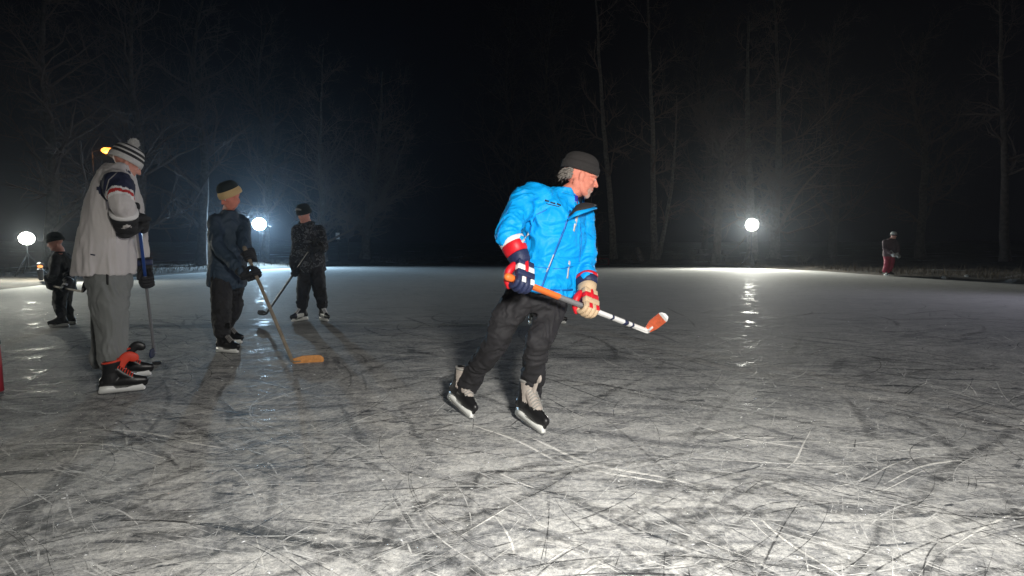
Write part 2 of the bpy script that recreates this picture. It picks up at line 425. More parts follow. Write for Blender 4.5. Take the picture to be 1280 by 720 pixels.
def inner_body(root, J, hf, hup=V((0, 0, 1)), k=1., vox=.006, skin=None, facep=None):
    bm = bmesh.new(); P, fr = head_shapes(bm, J['head'], hf, hup, k)
    neck = J['neck']; s = (J['shL'] - J['shR'])
    limb(bm, [neck - V((0, 0, .05)), neck + V((0, 0, .03)), P(0, .004, -.06), P(0, -.01, 0)], [.062 * k, .056 * k, .054 * k, .05 * k])
    mid = (J['shR'] + J['shL']) / 2; w = s.normalized(); pel = J['pelvis']; ax = (mid - pel).normalized(); dp = w.cross(ax).normalized()
    rings = [(pel - ax * .06, w, dp, .11 * k, .08 * k), (pel + ax * .02, w, dp, .14 * k, .095 * k), (pel.lerp(mid, .4), w, dp, .12 * k, .085 * k), (pel.lerp(mid, .75), w, dp, .145 * k, .095 * k), (mid - ax * .01, w, dp, .15 * k, .07 * k), (mid + ax * .05, w, dp, .06 * k, .05 * k)]
    loft(bm, rings, 20)
    for q in 'RL':
        limb(bm, [J['sh' + q], J['el' + q], J['wr' + q]], [.045 * k, .036 * k, .026 * k], sub=5)
        limb(bm, [J['hip' + q], J['kn' + q], J['an' + q]], [.055 * k, .036 * k, .026 * k], sub=5)
    me = fuse(bm, vox, 2)
    mats = [skin or M['skin']]
    if facep: paint(me, facep(P, fr)); mats += [M['beard'], M['lip']]
    b = link('body', me, mats, root); eyes(P, fr, k, b)
    return b, P, fr

# =================================================================== BLUE MAN
def blue_man():
    root = thing('person', (at(665, 545, 3.3).x, 3.35, 0), 'man in bright blue jacket, dark beanie and black trousers, skating with a stick', 'person')
    J = dict(head=at(725, 221, 3.28), neck=at(708, 250, 3.26), shR=at(660, 249, 3.15), shL=at(724, 268, 3.36), elR=at(634, 289, 2.97), elL=at(732, 318, 3.32),
             pelvis=at(674, 366, 3.32), hipR=at(650, 372, 3.25), hipL=at(690, 376, 3.38),
             knR=at(620, 428, 3.28), knL=at(671, 434, 3.16), anR=at(585, 478, 3.56), anL=at(665, 484, 3.33))
    bt = at(637, 347, 2.84); heel = at(809, 414, 3.36); sd_ = (bt - heel).normalized()
    gR, gL = bt.lerp(heel, .065), bt.lerp(heel, .515)
    J['wrR'] = wrist_of(J['elR'], gR, sd_, 1.2); J['wrL'] = wrist_of(J['elL'], gL, sd_, 1.15)
    hf = V((.94, .14, -.24)); hup = V((.20, 0, 1))
    def fp(P, fr):
        c0 = P(0, 0, 0)
        def f(c, n):
            q = c - c0; y, z, x = q.dot(fr[1]), q.dot(fr[2]), q.dot(fr[0])
            if abs(x) < .02 and y > .075 and -.066 < z < -.054: return 2
            if -.135 < z < -.056 + (.02 * noise.noise(c * 90)) and y > .050 and abs(x) < .05: return 1
            return 0
        return f
    b, P, fr = inner_body(root, J, hf, hup, 1.02, .005, facep=fp)
    beanie(J['head'], hf, hup, 1.04, [M['knit']], root, [], h0=.028, top=.138, tilt=-.02)
    bm = bmesh.new()
    for q in (-1, 1): limb(bm, [P(q * .014, .101, .023), P(q * .034, .096, .029), P(q * .052, .078, .022)], [.004, .005, .003], n=6, sub=3)
    link('eyebrows', tomesh(bm), M['hair'], root)
    bm = bmesh.new(); rnd = random.Random(3)      # grey hair pushed out under the hat
    for i in range(150):
        x = rnd.uniform(-.07, .07); p0 = P(x, -.088 + abs(x) * .35, .012 + rnd.uniform(-.045, .012)); p2 = p0 + (-fr[1] * rnd.uniform(.015, .05) + fr[2] * rnd.uniform(-.03, .015) + fr[0] * rnd.uniform(-.012, .012))
        limb(bm, [p0, p0.lerp(p2, .5) + fr[2] * .012, p2], [.005, .004, .001], n=5, sub=2)
    link('hair', tomesh(bm), M['hair'], root)
    # jacket
    w = (J['shL'] - J['shR']).normalized(); top = at(694, 246, 3.24); hem = at(682, 362, 3.30); ax = (top - hem).normalized(); dp = w.cross(ax).normalized()
    def rg(px, py, d, a, b_): return (at(px, py, d), w, dp, a, b_)
    bm = bmesh.new()
    rings = [rg(684, 365, 3.30, .222, .158), rg(685, 352, 3.30, .222, .16), rg(689, 325, 3.28, .208, .155), rg(693, 295, 3.26, .208, .155), rg(693, 272, 3.25, .215, .15), rg(693, 256, 3.25, .205, .125), rg(699, 243, 3.26, .125, .09), rg(706, 236, 3.27, .082, .078)]
    rings = [(c, w, dp, a, b_) for (c, _, _, a, b_) in rings]
    loft(bm, rings, 28, 2.3)
    ball(bm, J['shR'] + V((0, 0, -.01)), .088); ball(bm, J['shL'] + V((0, 0, -.015)), .084)
    limb(bm, [at(680, 249, 3.2), J['shR'], J['shR'].lerp(J['elR'], .5), J['elR'], J['elR'].lerp(J['wrR'], .5), J['wrR'] + V((0, 0, .04))], [.088, .088, .079, .070, .064, .058], n=18, sub=4)
    limb(bm, [at(706, 262, 3.3), J['shL'], J['shL'].lerp(J['elL'], .5), J['elL'], J['elL'].lerp(J['wrL'], .5), J['wrL'] + V((0, 0, .03))], [.084, .084, .076, .068, .063, .056], n=18, sub=4)
    me = fuse(bm, .006, 2, folds(.021, 5.5, 6.5, 1.3, .002))
    tr = bvh(me)
    jk = link('jacket', me, [M['blue']], root)
    # collar standing open, dark inside
    nk = J['neck']; bm = bmesh.new(); n = 28; rows = []
    fdir = (V((.62, -.78, 0))).normalized(); sdir = fdir.cross(V((0, 0, 1)))
    for (rr, hh) in ((.082, -.03), (.087, .0), (.090, .028), (.088, .048), (.080, .050), (.078, .028), (.074, -.02)):
        row = []
        for i in range(n + 1):
            t = math.radians(28) + (2 * math.pi - math.radians(56)) * i / n
            e = abs(i / n - .5) * 2
            row.append(bm.verts.new(nk + fdir * (math.cos(t) * rr * (1 + .22 * e * e)) + sdir * (math.sin(t) * rr) + V((.012, 0, hh + .012 - .045 * e * e))))
        rows.append(row)
    for a, b2 in zip(rows, rows[1:]):
        mi = 1 if rows.index(a) >= 3 else 0
        for i in range(n): f = bm.faces.new((a[i], a[i + 1], b2[i + 1], b2[i])); f.material_index = mi
    for i in range(n): f = bm.faces.new((rows[-1][i], rows[-1][i + 1], rows[0][i + 1], rows[0][i]))
    link('collar', tomesh(bm), [M['blue'], M['black']], jk)
    bm = bmesh.new(); limb(bm, [nk + V((0, 0, -.04)), nk + V((.008, 0, .03))], [.071, .064], n=20, sub=2, round_=False)
    me = paint(tomesh(bm), lambda c, nn: 1 if c.z < nk.z - .004 else 0); link('shirt_collar', me, [M['shirtblue'], M['shirtred']], root)
    bm = bmesh.new(); limb(bm, [at(713, 268, 3.10), at(722, 261, 3.07), at(734, 256.5, 3.12), at(742, 256, 3.24)], [.012, .030, .034, .018], n=16, flat=.4, ref=V((0, -.5, .8)), sub=5)
    link('open_collar_lining', tomesh(bm), M['black'], jk)
    bm = bmesh.new(); limb(bm, [at(712, 273, 3.08), at(722, 266, 3.05), at(735, 261.5, 3.10), at(744, 260, 3.24)], [.012, .022, .022, .014], n=16, flat=.5, ref=V((0, -.5, .8)), sub=5)
    link('collar_edge', tomesh(bm), M['blue'], jk)
    link('zipper', strip(tr, [(713, 263), (706, 285), (696, 310), (686, 335), (677, 360)], .013), M['blueband'], jk)
    link('zipper_shine', strip(tr, [(692, 318), (683, 340)], .006, .0045), M['silver'], jk)  # silver ribbon painting a highlight along the zipper
    link('chest_pocket', strip(tr, [(722, 268), (717, 289)], .016), M['silver'], jk)
    link('hand_pocket', strip(tr, [(661, 292), (650, 306)], .014), M['silver'], jk)
    link('hand_pocket', strip(tr, [(712, 326), (709, 348)], .012), M['silver'], jk)
    for (a, b2, wd) in (((681, 250.5), (686, 252), .010), ((688, 253), (694, 254.5), .008), ((696, 254.5), (701, 257), .009), ((683, 254.5), (699, 258.5), .004)):
        link('chest_logo', strip(tr, [a, b2], wd, .003, 2), M['black'], jk)
    link('cuff_logo', strip(tr, [(731, 354), (738, 351)], .014, .003, 2), M['lime'], jk)
    link('seam', strip(tr, [(662, 300), (664, 282), (671, 268), (684, 262)], .004), M['blueband'], jk)
    link('seam', strip(tr, [(640, 252), (632, 268), (624, 286), (621, 300)], .003), M['blueband'], jk)
    link('seam', strip(tr, [(660, 331), (672, 334), (684, 335)], .003), M['blueband'], jk)
    link('seam', strip(tr, [(691, 336), (702, 336), (716, 333)], .003), M['blueband'], jk)
    link('seam', strip(tr, [(725, 275), (727, 300), (724, 330)], .003), M['blueband'], jk)
    link('hem_band', strip(tr, [(656, 358), (668, 360), (684, 362), (700, 363), (716, 362)], .012), M['blueband'], jk)
    # trousers
    bm = bmesh.new()
    pel = J['pelvis']; rings = [(pel + V((0, 0, .06)), w, dp, .175, .125), (pel, w, dp, .18, .135), (pel - V((0, 0, .06)), w, dp, .17, .13), (pel - V((0, 0, .13)), w, dp, .12, .10)]
    loft(bm, rings, 24, 2.3)
    limb(bm, [J['hipR'], J['hipR'].lerp(J['knR'], .5) + V((-.015, -.01, 0)), J['knR'], J['knR'].lerp(J['anR'], .55) + V((0, .02, 0)), J['anR'] + V((-.004, .004, -.02))], [.108, .094, .076, .072, .078], n=18, sub=5)
    limb(bm, [J['hipL'], J['hipL'].lerp(J['knL'], .5), J['knL'], J['knL'].lerp(J['anL'], .55), J['anL'] + V((-.004, .006, -.02))], [.108, .092, .080, .074, .082], n=18, sub=5)
    link('trousers', fuse(bm, .008, 3, folds(.02, 5, 8, 4.2, .003)), [M['trouser']], root)
    # skates
    t1 = V((.185, 3.13, .0)); h1 = V((.030, 3.39, .035)); u1 = V((.10, -.06, 1))
    t2 = V((-.285, 3.44, .0)); h2 = V((-.445, 3.66, .06)); u2 = V((.20, -.02, 1))
    for (h, t, up) in ((h1, t1, u1), (h2, t2, u2)):
        d = (t - h).normalized(); up = (up - d * up.dot(d)).normalized()
        skate(root, h, t, up, 'std', [M['boot'], M['greyboot']], grey_front, M['bootgrey'], M['bootgrey'], M['greyboot'], 1.1)
    # stick
    tip = at(836, 393, 3.18)
    st, d = stick((bt, heel), tip, V((-.45, 0, .9)), [(0, .32, M['ograp'], 'grip_tape'), (.32, .52, M['greyshaft'], 'shaft'), (.52, .56, M['redshaft'], 'shaft'), (.56, 1, M['wshaft'], 'shaft')], M['otape'],
                  'white hockey stick with orange blade, held off the ice by the man in blue', M['wshaft'], 1.15, .062)
    for t0, t1_ in ((.70, .715), (.80, .83), (.86, .875)):
        bm = bmesh.new(); u, v = frame_of(d, (tip - heel).normalized()); loft(bm, [(bt.lerp(heel, t), u, v, .0128, .0173) for t in (t0, t1_)], 12, 4.); link('shaft_marking', tomesh(bm), M['navy'], st)
    g = [M['navy'], M['navy'], M['red'], M['red'], M['white']]
    glove(root, J['elR'], gR, -d, g, 1.2, 1, .13)
    glove(root, J['elL'], gL, -d, [M['tan'], M['tan'], M['navy'], M['red'], M['red']], 1.15, 1, .10)
    return root
blue_man()

# =================================================================== MAN IN PALE JERSEY
def jersey_man():
    root = thing('person', (-3.1, 4.2, 0), 'tall person in long pale grey jersey with navy sleeve band and striped pompom beanie', 'person')
    J = dict(head=at(158, 203, 4.25), neck=at(148, 222, 4.25), shR=at(147, 229, 4.05), shL=at(152, 226, 4.42), elR=at(153, 253, 3.95), elL=at(168, 275, 4.62),
             pelvis=at(137, 348, 4.25), hipR=at(136, 352, 4.16), hipL=at(137, 352, 4.34), knR=at(139, 408, 4.14), knL=at(134, 406, 4.42),
             anR=at(140, 458, 4.12), anL=at(126, 452, 4.46))
    a = at(171, 258, 4.14); heel = at(193, 441, 4.98); sd_ = (a - heel).normalized(); gR = a.lerp(heel, .10); gL = a.lerp(heel, .45)
    J['wrR'] = wrist_of(J['elR'], gR, sd_, 1.5); J['wrL'] = wrist_of(J['elL'], gL, sd_, 1.2)
    hf = V((.62, .62, -.55)); hup = V((0, 0, 1))
    b, P, fr = inner_body(root, J, hf, hup, 1., .007, skin=M['skinpale'])
    bn, Q = beanie(J['head'], hf, hup, 1.04, [M['wknit'], M['bknit']], root, [(.035, .062, 1), (.075, .092, 1), (.112, .128, 1)], h0=.0, top=.138, tilt=.1)
    bm = bmesh.new(); c = Q(0, -.018, .158); ball(bm, c, .030, None, 20)
    rnd = random.Random(5)
    for i in range(260):
        d = V((rnd.gauss(0, 1), rnd.gauss(0, 1), rnd.gauss(0, 1))).normalized(); limb(bm, [c + d * .022, c + d * rnd.uniform(.036, .045)], [.005, .0015], n=4, sub=1)
    link('pompom', tomesh(bm), M['wknit'], bn)
    # jersey
    fw = V((.93, .36, 0)).normalized(); sd = V((.36, -.93, 0)).normalized()
    def rg(px, py, a, b_, d=4.22): return (at(px, py, d), sd, fw, a, b_)
    bm = bmesh.new()
    loft(bm, [rg(130, 343, .22, .205), rg(131, 335, .22, .205), rg(133, 305, .21, .180), rg(136, 275, .21, .165), rg(139, 250, .21, .148), rg(143, 232, .21, .130), rg(147, 216, .19, .105), rg(149, 206, .11, .085)], 32, 2.3)
    limb(bm, [at(142, 226, 4.2), J['shR'], at(150, 241, 3.98), J['elR'], J['elR'].lerp(J['wrR'], .5), J['wrR']], [.09, .10, .092, .082, .074, .066], n=20, sub=4)
    limb(bm, [at(145, 226, 4.3), J['shL'], J['shL'].lerp(J['elL'], .5), J['elL'], J['elL'].lerp(J['wrL'], .8)], [.10, .105, .1, .085, .07], n=20, sub=4)
    me = fuse(bm, .009, 2, folds(.018, 8, 1.3, 2.2, .001))
    a0, a1 = J['shR'], J['elR']; ad = (a1 - a0).normalized(); Ln = (a1 - a0).length
    def band(c, n):
        t = (c - a0).dot(ad) / Ln; off = (c - a0 - ad * (c - a0).dot(ad)).length
        if off < .145 and (c - a0).dot(sd) > -.10 and (c - at(142, 240, 4.22)).dot(sd) > .13:
            if -.08 < t < .66: return 1
            if .66 <= t < .76: return 3
            if .76 <= t < .90: return 2
            if .90 <= t < 1.0: return 3
        return 0
    paint(me, band); tr = bvh(me)
    jk = link('jersey', me, [M['jersey'], M['jnavy'], M['jred'], M['jwhite']], root)
    link('arm_seam', strip(tr, [(133, 262), (132, 240), (136, 225), (146, 216)], .006), M['bootgrey'], jk)
    link('shoulder_badge', strip(tr, [(158, 213), (163, 216)], .02), M['jnavy'], jk)
    link('hem_tag', strip(tr, [(113, 318), (119, 319)], .010), M['jnavy'], jk)
    # hood / collar
    bm = bmesh.new(); nk = J['neck']
    limb(bm, [nk + V((.09 * math.cos(t), .09 * math.sin(t), .02 + .02 * math.cos(t + 2))) for t in [2 * math.pi * i / 12 for i in range(13)]], .024, n=10, sub=2)
    link('collar', fuse(bm, .008, 1, folds(.006, 20, 20, 1)), M['jersey'], jk)
    bm = bmesh.new()
    pel = J['pelvis']; loft(bm, [(pel + V((0, 0, .05)), sd, fw, .18, .15), (pel - V((0, 0, .05)), sd, fw, .18, .155), (pel - V((0, 0, .13)), sd, fw, .13, .12)], 24, 2.3)
    limb(bm, [J['hipR'], J['hipR'].lerp(J['knR'], .5), J['knR'], J['knR'].lerp(J['anR'], .6), J['anR'] + V((0, 0, .02))], [.135, .128, .112, .094, .082], n=20, sub=5)
    limb(bm, [J['hipL'], J['hipL'].lerp(J['knL'], .5), J['knL'], J['knL'].lerp(J['anL'], .6), J['anL'] + V((0, 0, .02))], [.13, .12, .105, .09, .082], n=20, sub=5)
    me = fuse(bm, .009, 2, folds(.018, 7, 3, 6.2)); tr = bvh(me)
    tp = link('trousers', me, M['sweat'], root); link('pocket', strip(tr, [(134, 340), (134.5, 356)], .016), M['black'], tp)
    h, t = G(128, 494), G(177, 489); 
    skate(root, h, t, V((-.04, -.06, 1)), 'floppy', [M['boot']], plain_boot, M['orange'], M['orange'], M['orange'], 1.02)
    h, t = V((-3.46, 4.48, 0)), V((-3.20, 4.60, 0)); skate(root, h, t, V((0, 0, 1)), 'floppy', [M['boot']], plain_boot, M['orange'], M['orange'], M['boot'], 1.)
    tip = heel + V((.12, -.20, .02))
    st, d = stick((a, heel), tip, V((0, 0, 1)), [(0, .12, M['black'], 'grip_tape'), (.12, .42, M['blueshaft'], 'shaft'), (.42, 1, M['greyshaft'], 'shaft')], M['navy'],
                  'blue and grey hockey stick upright in the gloves of the person in pale jersey', None, 1.15, .075)
    glove(root, J['elR'], gR, -d, [M['black'], M['black'], M['black'], M['black'], M['jwhite']], 1.5, 1, .13)
    glove(root, J['elL'], gL, -d, [M['black'], M['black'], M['navy'], M['black'], M['black']], 1.2, 1, .10)
jersey_man()

# =================================================================== generic standing skaters
def skater(loc, label, J, hf, fw, k, top_mat, bot_mat, skin, hat, skates, vox=.009, hk=1., folds_=(.018, 7, 4), hem=None, sleeves=(.075, .068, .058), legs=(.115, .10, .088, .085), boot=None, tw=(.225, .16)):
    root = thing('person', loc, label, 'person')
    inner_body(root, J, hf, V((0, 0, 1)), hk, vox * .8, skin=skin)
    fw = fw.normalized(); w = (J['shL'] - J['shR']).normalized(); pel = J['pelvis']; mid = (J['shR'] + J['shL']) / 2; ax = (mid - pel).normalized(); dp = w.cross(ax).normalized()
    bm = bmesh.new(); a, b = tw
    hc = pel - ax * (.10 * k)
    loft(bm, [(hc, w, dp, a, b * 1.02), (pel, w, dp, a * .98, b), (pel.lerp(mid, .35), w, dp, a * .93, b * .95), (pel.lerp(mid, .75), w, dp, a, b), (mid, w, dp, a * .92, b * .8), (mid + ax * (.06 * k), w, dp, a * .5, b * .6), (mid + ax * (.12 * k), w, dp, a * .36, b * .5)], 26, 2.3)
    for q in 'RL':
        limb(bm, [mid.lerp(J['sh' + q], .6), J['sh' + q], J['sh' + q].lerp(J['el' + q], .5), J['el' + q], J['wr' + q]], [sleeves[0], sleeves[0] * 1.05, (sleeves[0] + sleeves[1]) / 2, sleeves[1], sleeves[2]], n=16, sub=4)
    jk = link('jacket', fuse(bm, vox, 2, folds(folds_[0], folds_[1], folds_[2], k * 3)), top_mat, root)
    bm = bmesh.new(); limb(bm, [mid + ax * (.10 * k) + V((.062 * k * math.cos(t), .062 * k * math.sin(t), 0)) for t in [2 * math.pi * i / 10 for i in range(11)]], .02 * k, n=8, sub=2); link('collar', tomesh(bm), top_mat, jk)
    bm = bmesh.new(); loft(bm, [(pel + ax * .03, w, dp, .165 * k, .12 * k), (pel - ax * (.06 * k), w, dp, .17 * k, .125 * k), (pel - ax * (.14 * k), w, dp, .12 * k, .10 * k)], 22, 2.3)
    for q in 'RL':
        limb(bm, [J['hip' + q], J['hip' + q].lerp(J['kn' + q], .5), J['kn' + q], J['kn' + q].lerp(J['an' + q], .6), J['an' + q]], [legs[0] * k, (legs[0] + legs[1]) / 2 * k, legs[1] * k, legs[2] * k, legs[3] * k], n=16, sub=4)
    link('trousers', fuse(bm, vox, 2, folds(.018, 7, 6, k * 5)), bot_mat, root)
    for (h, t, up, bm_, pf, lc) in skates: skate(root, h, t, up, 'std', bm_, pf, lc, M['bootgrey'], M['boot'], k)
    return root, jk

BW = [M['boot'], M['holder']]
def foot(c, d, ln=.27):
    d = V((d[0], d[1], 0)).normalized() * (ln / 2); return c - d, c + d
UPZ = V((0, 0, 1))
# --- person with cream beanie, dark blue jacket
c1, c2 = G(284, 442), G(289, 430)
f1, f2 = foot(c1, (.95, -.3)), foot(c2, (.95, -.2))
J = dict(head=at(288, 246, 5.55), neck=at(286, 264, 5.75), shR=at(270, 277, 5.62), shL=at(303, 277, 5.80), elR=at(273, 308, 5.48), elL=at(306, 306, 5.6), 
         pelvis=at(284, 345, 5.85), hipR=at(276, 348, 5.78), hipL=at(292, 348, 5.95), knR=at(277, 395, 5.7), knL=at(291, 388, 6.08), anR=c1 + V((-.05, 0, .24)), anL=c2 + V((-.05, 0, .24)))
a = at(306, 311, 5.50); heel = G(366, 452, .02)
J['wrR'] = wrist_of(J['elR'], a.lerp(heel, .22), a - heel, 1.1); J['wrL'] = wrist_of(J['elL'], a.lerp(heel, .07), a - heel, 1.1)
r3, jk = skater((c1.x, c1.y, 0), 'person in dark blue winter clothes and cream headband leaning over an amber bladed stick', J, V((-.45, -.75, -.45)), V((.5, -.85, 0)), 1., M['veilednavy'], M['black'], M['skin'],
            None, [(f1[0], f1[1], UPZ, [M['boot']], plain_boot, M['bootgrey']), (f2[0], f2[1], UPZ, [M['boot']], plain_boot, M['bootgrey'])], tw=(.20, .15), hk=1.02)
beanie(J['head'], V((-.45, -.75, -.45)), UPZ, 1.08, [M['dknit'], M['cream']], r3, [(-.02, .078, 1)], h0=.012, top=.15, tilt=0)
tip = heel + V((.27, .10, .0))
st, d = stick((a, heel), tip, UPZ, [(0, .12, M['wood'], 'grip_tape'), (.12, 1, M['wood'], 'shaft')], M['ytape'], 'wooden hockey stick with amber blade resting on the ice', None, 1.15, .075)
glove(r3, J['elR'], a.lerp(heel, .22), -d, [M['black'], M['black'], M['black'], M['black'], M['black']], 1.1, 1, .09)
glove(r3, J['elL'], a.lerp(heel, .07), -d, [M['black'], M['black'], M['black'], M['black'], M['black']], 1.1, 1, .09)
# --- person in grey camouflage jacket
c1, c2 = G(375, 402), G(405, 402)
f1, f2 = foot(c1, (-.55, -.9)), foot(c2, (.7, -.7))
J = dict(head=at(380, 268, 7.95), neck=at(384, 279, 8.1), shR=at(371, 288, 7.95), shL=at(400, 288, 8.05), elR=at(369, 310, 7.9), elL=at(405, 310, 7.9), 
         pelvis=at(388, 330, 8.1), hipR=at(381, 335, 8.08), hipL=at(395, 335, 8.1), knR=at(379, 364, 8.0), knL=at(400, 364, 8.0), anR=c1 + V((.03, .05, .25)), anL=c2 + V((-.03, .05, .25)))
a = at(396, 300, 7.6); heel = at(333, 392, 8.05)
J['wrR'] = wrist_of(J['elR'], a.lerp(heel, .42), a - heel, 1.15); J['wrL'] = wrist_of(J['elL'], a.lerp(heel, .10), a - heel, 1.15)
r4, jk = skater((at(390, 402, 8.1).x, 8.1, 0), 'person in grey camouflage jacket and dark trousers standing on black and white skates', J, V((-.35, -.85, -.3)), V((0, -1, 0)), 1., M['camo'], M['black'], M['skinpale'],
            None, [(f1[0], f1[1], UPZ, BW, white_sided, M['white']), (f2[0], f2[1], UPZ, BW, white_sided, M['white'])], vox=.011)
bn, Q = beanie(J['head'], V((-.35, -.85, -.3)), UPZ, 1.08, [M['dknit'], M['wknit']], r4, [(.125, .2, 0)], h0=.012, top=.15)
bm = bmesh.new(); limb(bm, [Q(-.05, .085, .085), Q(0, .10, .10), Q(.05, .085, .085)], [.008, .012, .008], n=8, sub=3, flat=1.3); link('beanie_patch', tomesh(bm), M['bootgrey'], bn)
bm = bmesh.new(); limb(bm, [J['neck'] + V((.10 * math.cos(t), .085 * math.sin(t) - .02, .0)) for t in [2 * math.pi * i / 10 for i in range(11)]], .028, n=8, sub=2); link('scarf', tomesh(bm), M['dknit'], r4)
tip = heel + V((-.22, .14, -.01))
st, d = stick((a, heel), tip, UPZ, [(0, .12, M['black'], 'grip_tape'), (.12, 1, M['blackshaft'], 'shaft')], M['black'], 'dark hockey stick slanting down left from the hands of the person in camouflage', None, 1.15, .07)
glove(r4, J['elR'], a.lerp(heel, .42), -d, [M['black']] * 5, 1.15, 1, .09); glove(r4, J['elL'], a.lerp(heel, .10), -d, [M['black']] * 5, 1.15, 1, .09)
# --- child at the left, skating away to the left
c1, c2 = G(74, 409), G(84, 406)
f1, f2 = foot(c1, (-.95, -.3), .23), foot(c2, (-.9, -.2), .23)
J = dict(head=at(69, 303, 7.55), neck=at(75, 314, 7.6), shR=at(82, 322, 7.75), shL=at(70, 322, 7.5), elR=at(84, 340, 7.6), elL=at(67, 341, 7.35), 
         pelvis=at(80, 356, 7.72), hipR=at(83, 360, 7.8), hipL=at(77, 360, 7.65), knR=at(80, 382, 7.72), knL=at(74, 382, 7.55), anR=c2 + V((.04, 0, .2)), anL=c1 + V((.04, 0, .2)))
a = at(62, 357, 7.6); heel = at(103, 364.5, 6.95)
J['wrR'] = wrist_of(J['elR'], a.lerp(heel, .5), a - heel, 1.); J['wrL'] = wrist_of(J['elL'], a.lerp(heel, .08), a - heel, 1.)
r5, jk = skater((c1.x, c1.y, 0), 'small child in dark clothing skating at far left with a stick carried level', J, V((-.9, -.2, -.25)), V((-1, 0, 0)), .8, M['black'], M['black'], M['skinpale'], None,
            [(f1[0], f1[1], UPZ, [M['boot']], plain_boot, None), (f2[0], f2[1], UPZ, [M['boot']], plain_boot, None)], vox=.01, hk=.92, tw=(.17, .135), sleeves=(.062, .056, .05))
beanie(J['head'], V((-.9, -.2, -.25)), UPZ, .97, [M['dknit']], r5, [], h0=.012, top=.15)
tip = at(107, 351, 6.85)
st, d = stick((a, heel), tip, V((1, 0, 0)), [(0, .15, M['black'], 'grip_tape'), (.15, 1, M['wood'], 'shaft')], M['black'], 'short hockey stick carried level with its blade turned up, by the small child', None, 1., .06)
glove(r5, J['elL'], a.lerp(heel, .08), -d, [M['black']] * 5, 1.1, 1, .09); glove(r5, J['elR'], a.lerp(heel, .5), -d, [M['black'], M['black'], M['black'], M['black'], M['silver']], 1.0, 1, .09)
# --- skater hidden behind the man in blue (one skate shows)
c1, c2 = G(696, 405), G(668, 407)
f1, f2 = foot(c1, (.95, -.3), .26), foot(c2, (.6, -.8), .26)
bx = at(680, 300, 7.9).x
J = dict(head=V((bx + .02, 7.75, 1.50)), neck=V((bx, 7.85, 1.36)), shR=V((bx - .18, 7.8, 1.28)), shL=V((bx + .16, 7.85, 1.28)), elR=V((bx - .22, 7.7, 1.03)), elL=V((bx + .18, 7.75, 1.03)), wrR=V((bx - .16, 7.55, .86)), wrL=V((bx + .10, 7.55, .88)),
         pelvis=V((bx, 7.9, .82)), hipR=V((bx - .09, 7.9, .80)), hipL=V((bx + .09, 7.9, .80)), knR=V((c2.x, c2.y, .5)), knL=V((c1.x - .06, c1.y, .5)), anR=c2 + V((-.02, .04, .23)), anL=c1 + V((-.05, 0, .23)))
r7, jk = skater((c2.x, c2.y, 0), 'skater almost hidden behind the man in blue, with one black and white skate showing', J, V((.1, -.95, -.2)), V((0, -1, 0)), .92, M['black'], M['black'], M['skinpale'], None,
            [(f1[0], f1[1], UPZ, BW, white_sided, M['white']), (f2[0], f2[1], UPZ, BW, white_sided, M['white'])], vox=.012, hk=.95, tw=(.19, .14))
beanie(J['head'], V((.1, -.95, -.2)), UPZ, 1.0, [M['bknit']], r7, [], h0=.012, top=.15)
for q in 'RL': glove(r7, J['el' + q], J['wr' + q] + (J['wr' + q] - J['el' + q]).normalized() * .15, V((1, 0, .2)), [M['black']] * 5, 1.05, 1, .09)
# --- far person at the right shore
g0 = G(1110, 345); X0, Y0 = g0.x, g0.y
J = dict(head=V((X0 + .10, Y0 - .05, 1.56)), neck=V((X0 + .04, Y0, 1.42)), shR=V((X0 - .20, Y0, 1.34)), shL=V((X0 + .20, Y0, 1.34)), elR=V((X0 - .26, Y0 - .08, 1.08)), elL=V((X0 + .27, Y0 - .08, 1.08)), wrR=V((X0 - .14, Y0 - .28, .90)), wrL=V((X0 + .16, Y0 - .28, .86)),
         pelvis=V((X0, Y0, .86)), hipR=V((X0 - .09, Y0, .84)), hipL=V((X0 + .09, Y0, .84)), knR=V((X0 - .11, Y0 - .06, .5)), knL=V((X0 + .09, Y0 - .04, .5)), anR=V((X0 - .12, Y0, .2)), anL=V((X0 + .08, Y0 + .05, .2)))
f1, f2 = foot(V((X0 - .12, Y0 - .04, 0)), (-.2, -.9)), foot(V((X0 + .09, Y0, 0)), (.2, -.9))
r6, jk = skater((X0, Y0, 0), 'distant person in maroon trousers and pinkish grey top standing by the right shore', J, V((.2, -.9, -.1)), V((0, -1, 0)), 1., M['greyjac'], M['maroon'], M['skinpale'], None,
            [(f1[0], f1[1], UPZ, [M['boot']], plain_boot, None), (f2[0], f2[1], UPZ, [M['boot']], plain_boot, None)], vox=.014)
beanie(J['head'], V((.2, -.9, -.1)), UPZ, 1.08, [M['wknit'], M['bknit']], r6, [(-.02, .05, 1)], h0=.012, top=.15)
glove(r6, J['elR'], J['wrR'] + (J['wrR'] - J['elR']).normalized() * .15, V((1, 0, .1)), [M['white']] * 5, 1.25, 1, .09); glove(r6, J['elL'], J['wrL'] + (J['wrL'] - J['elL']).normalized() * .15, V((1, 0, .1)), [M['white'], M['bootgrey'], M['white'], M['bootgrey'], M['white']], 1.0, 1, .09)

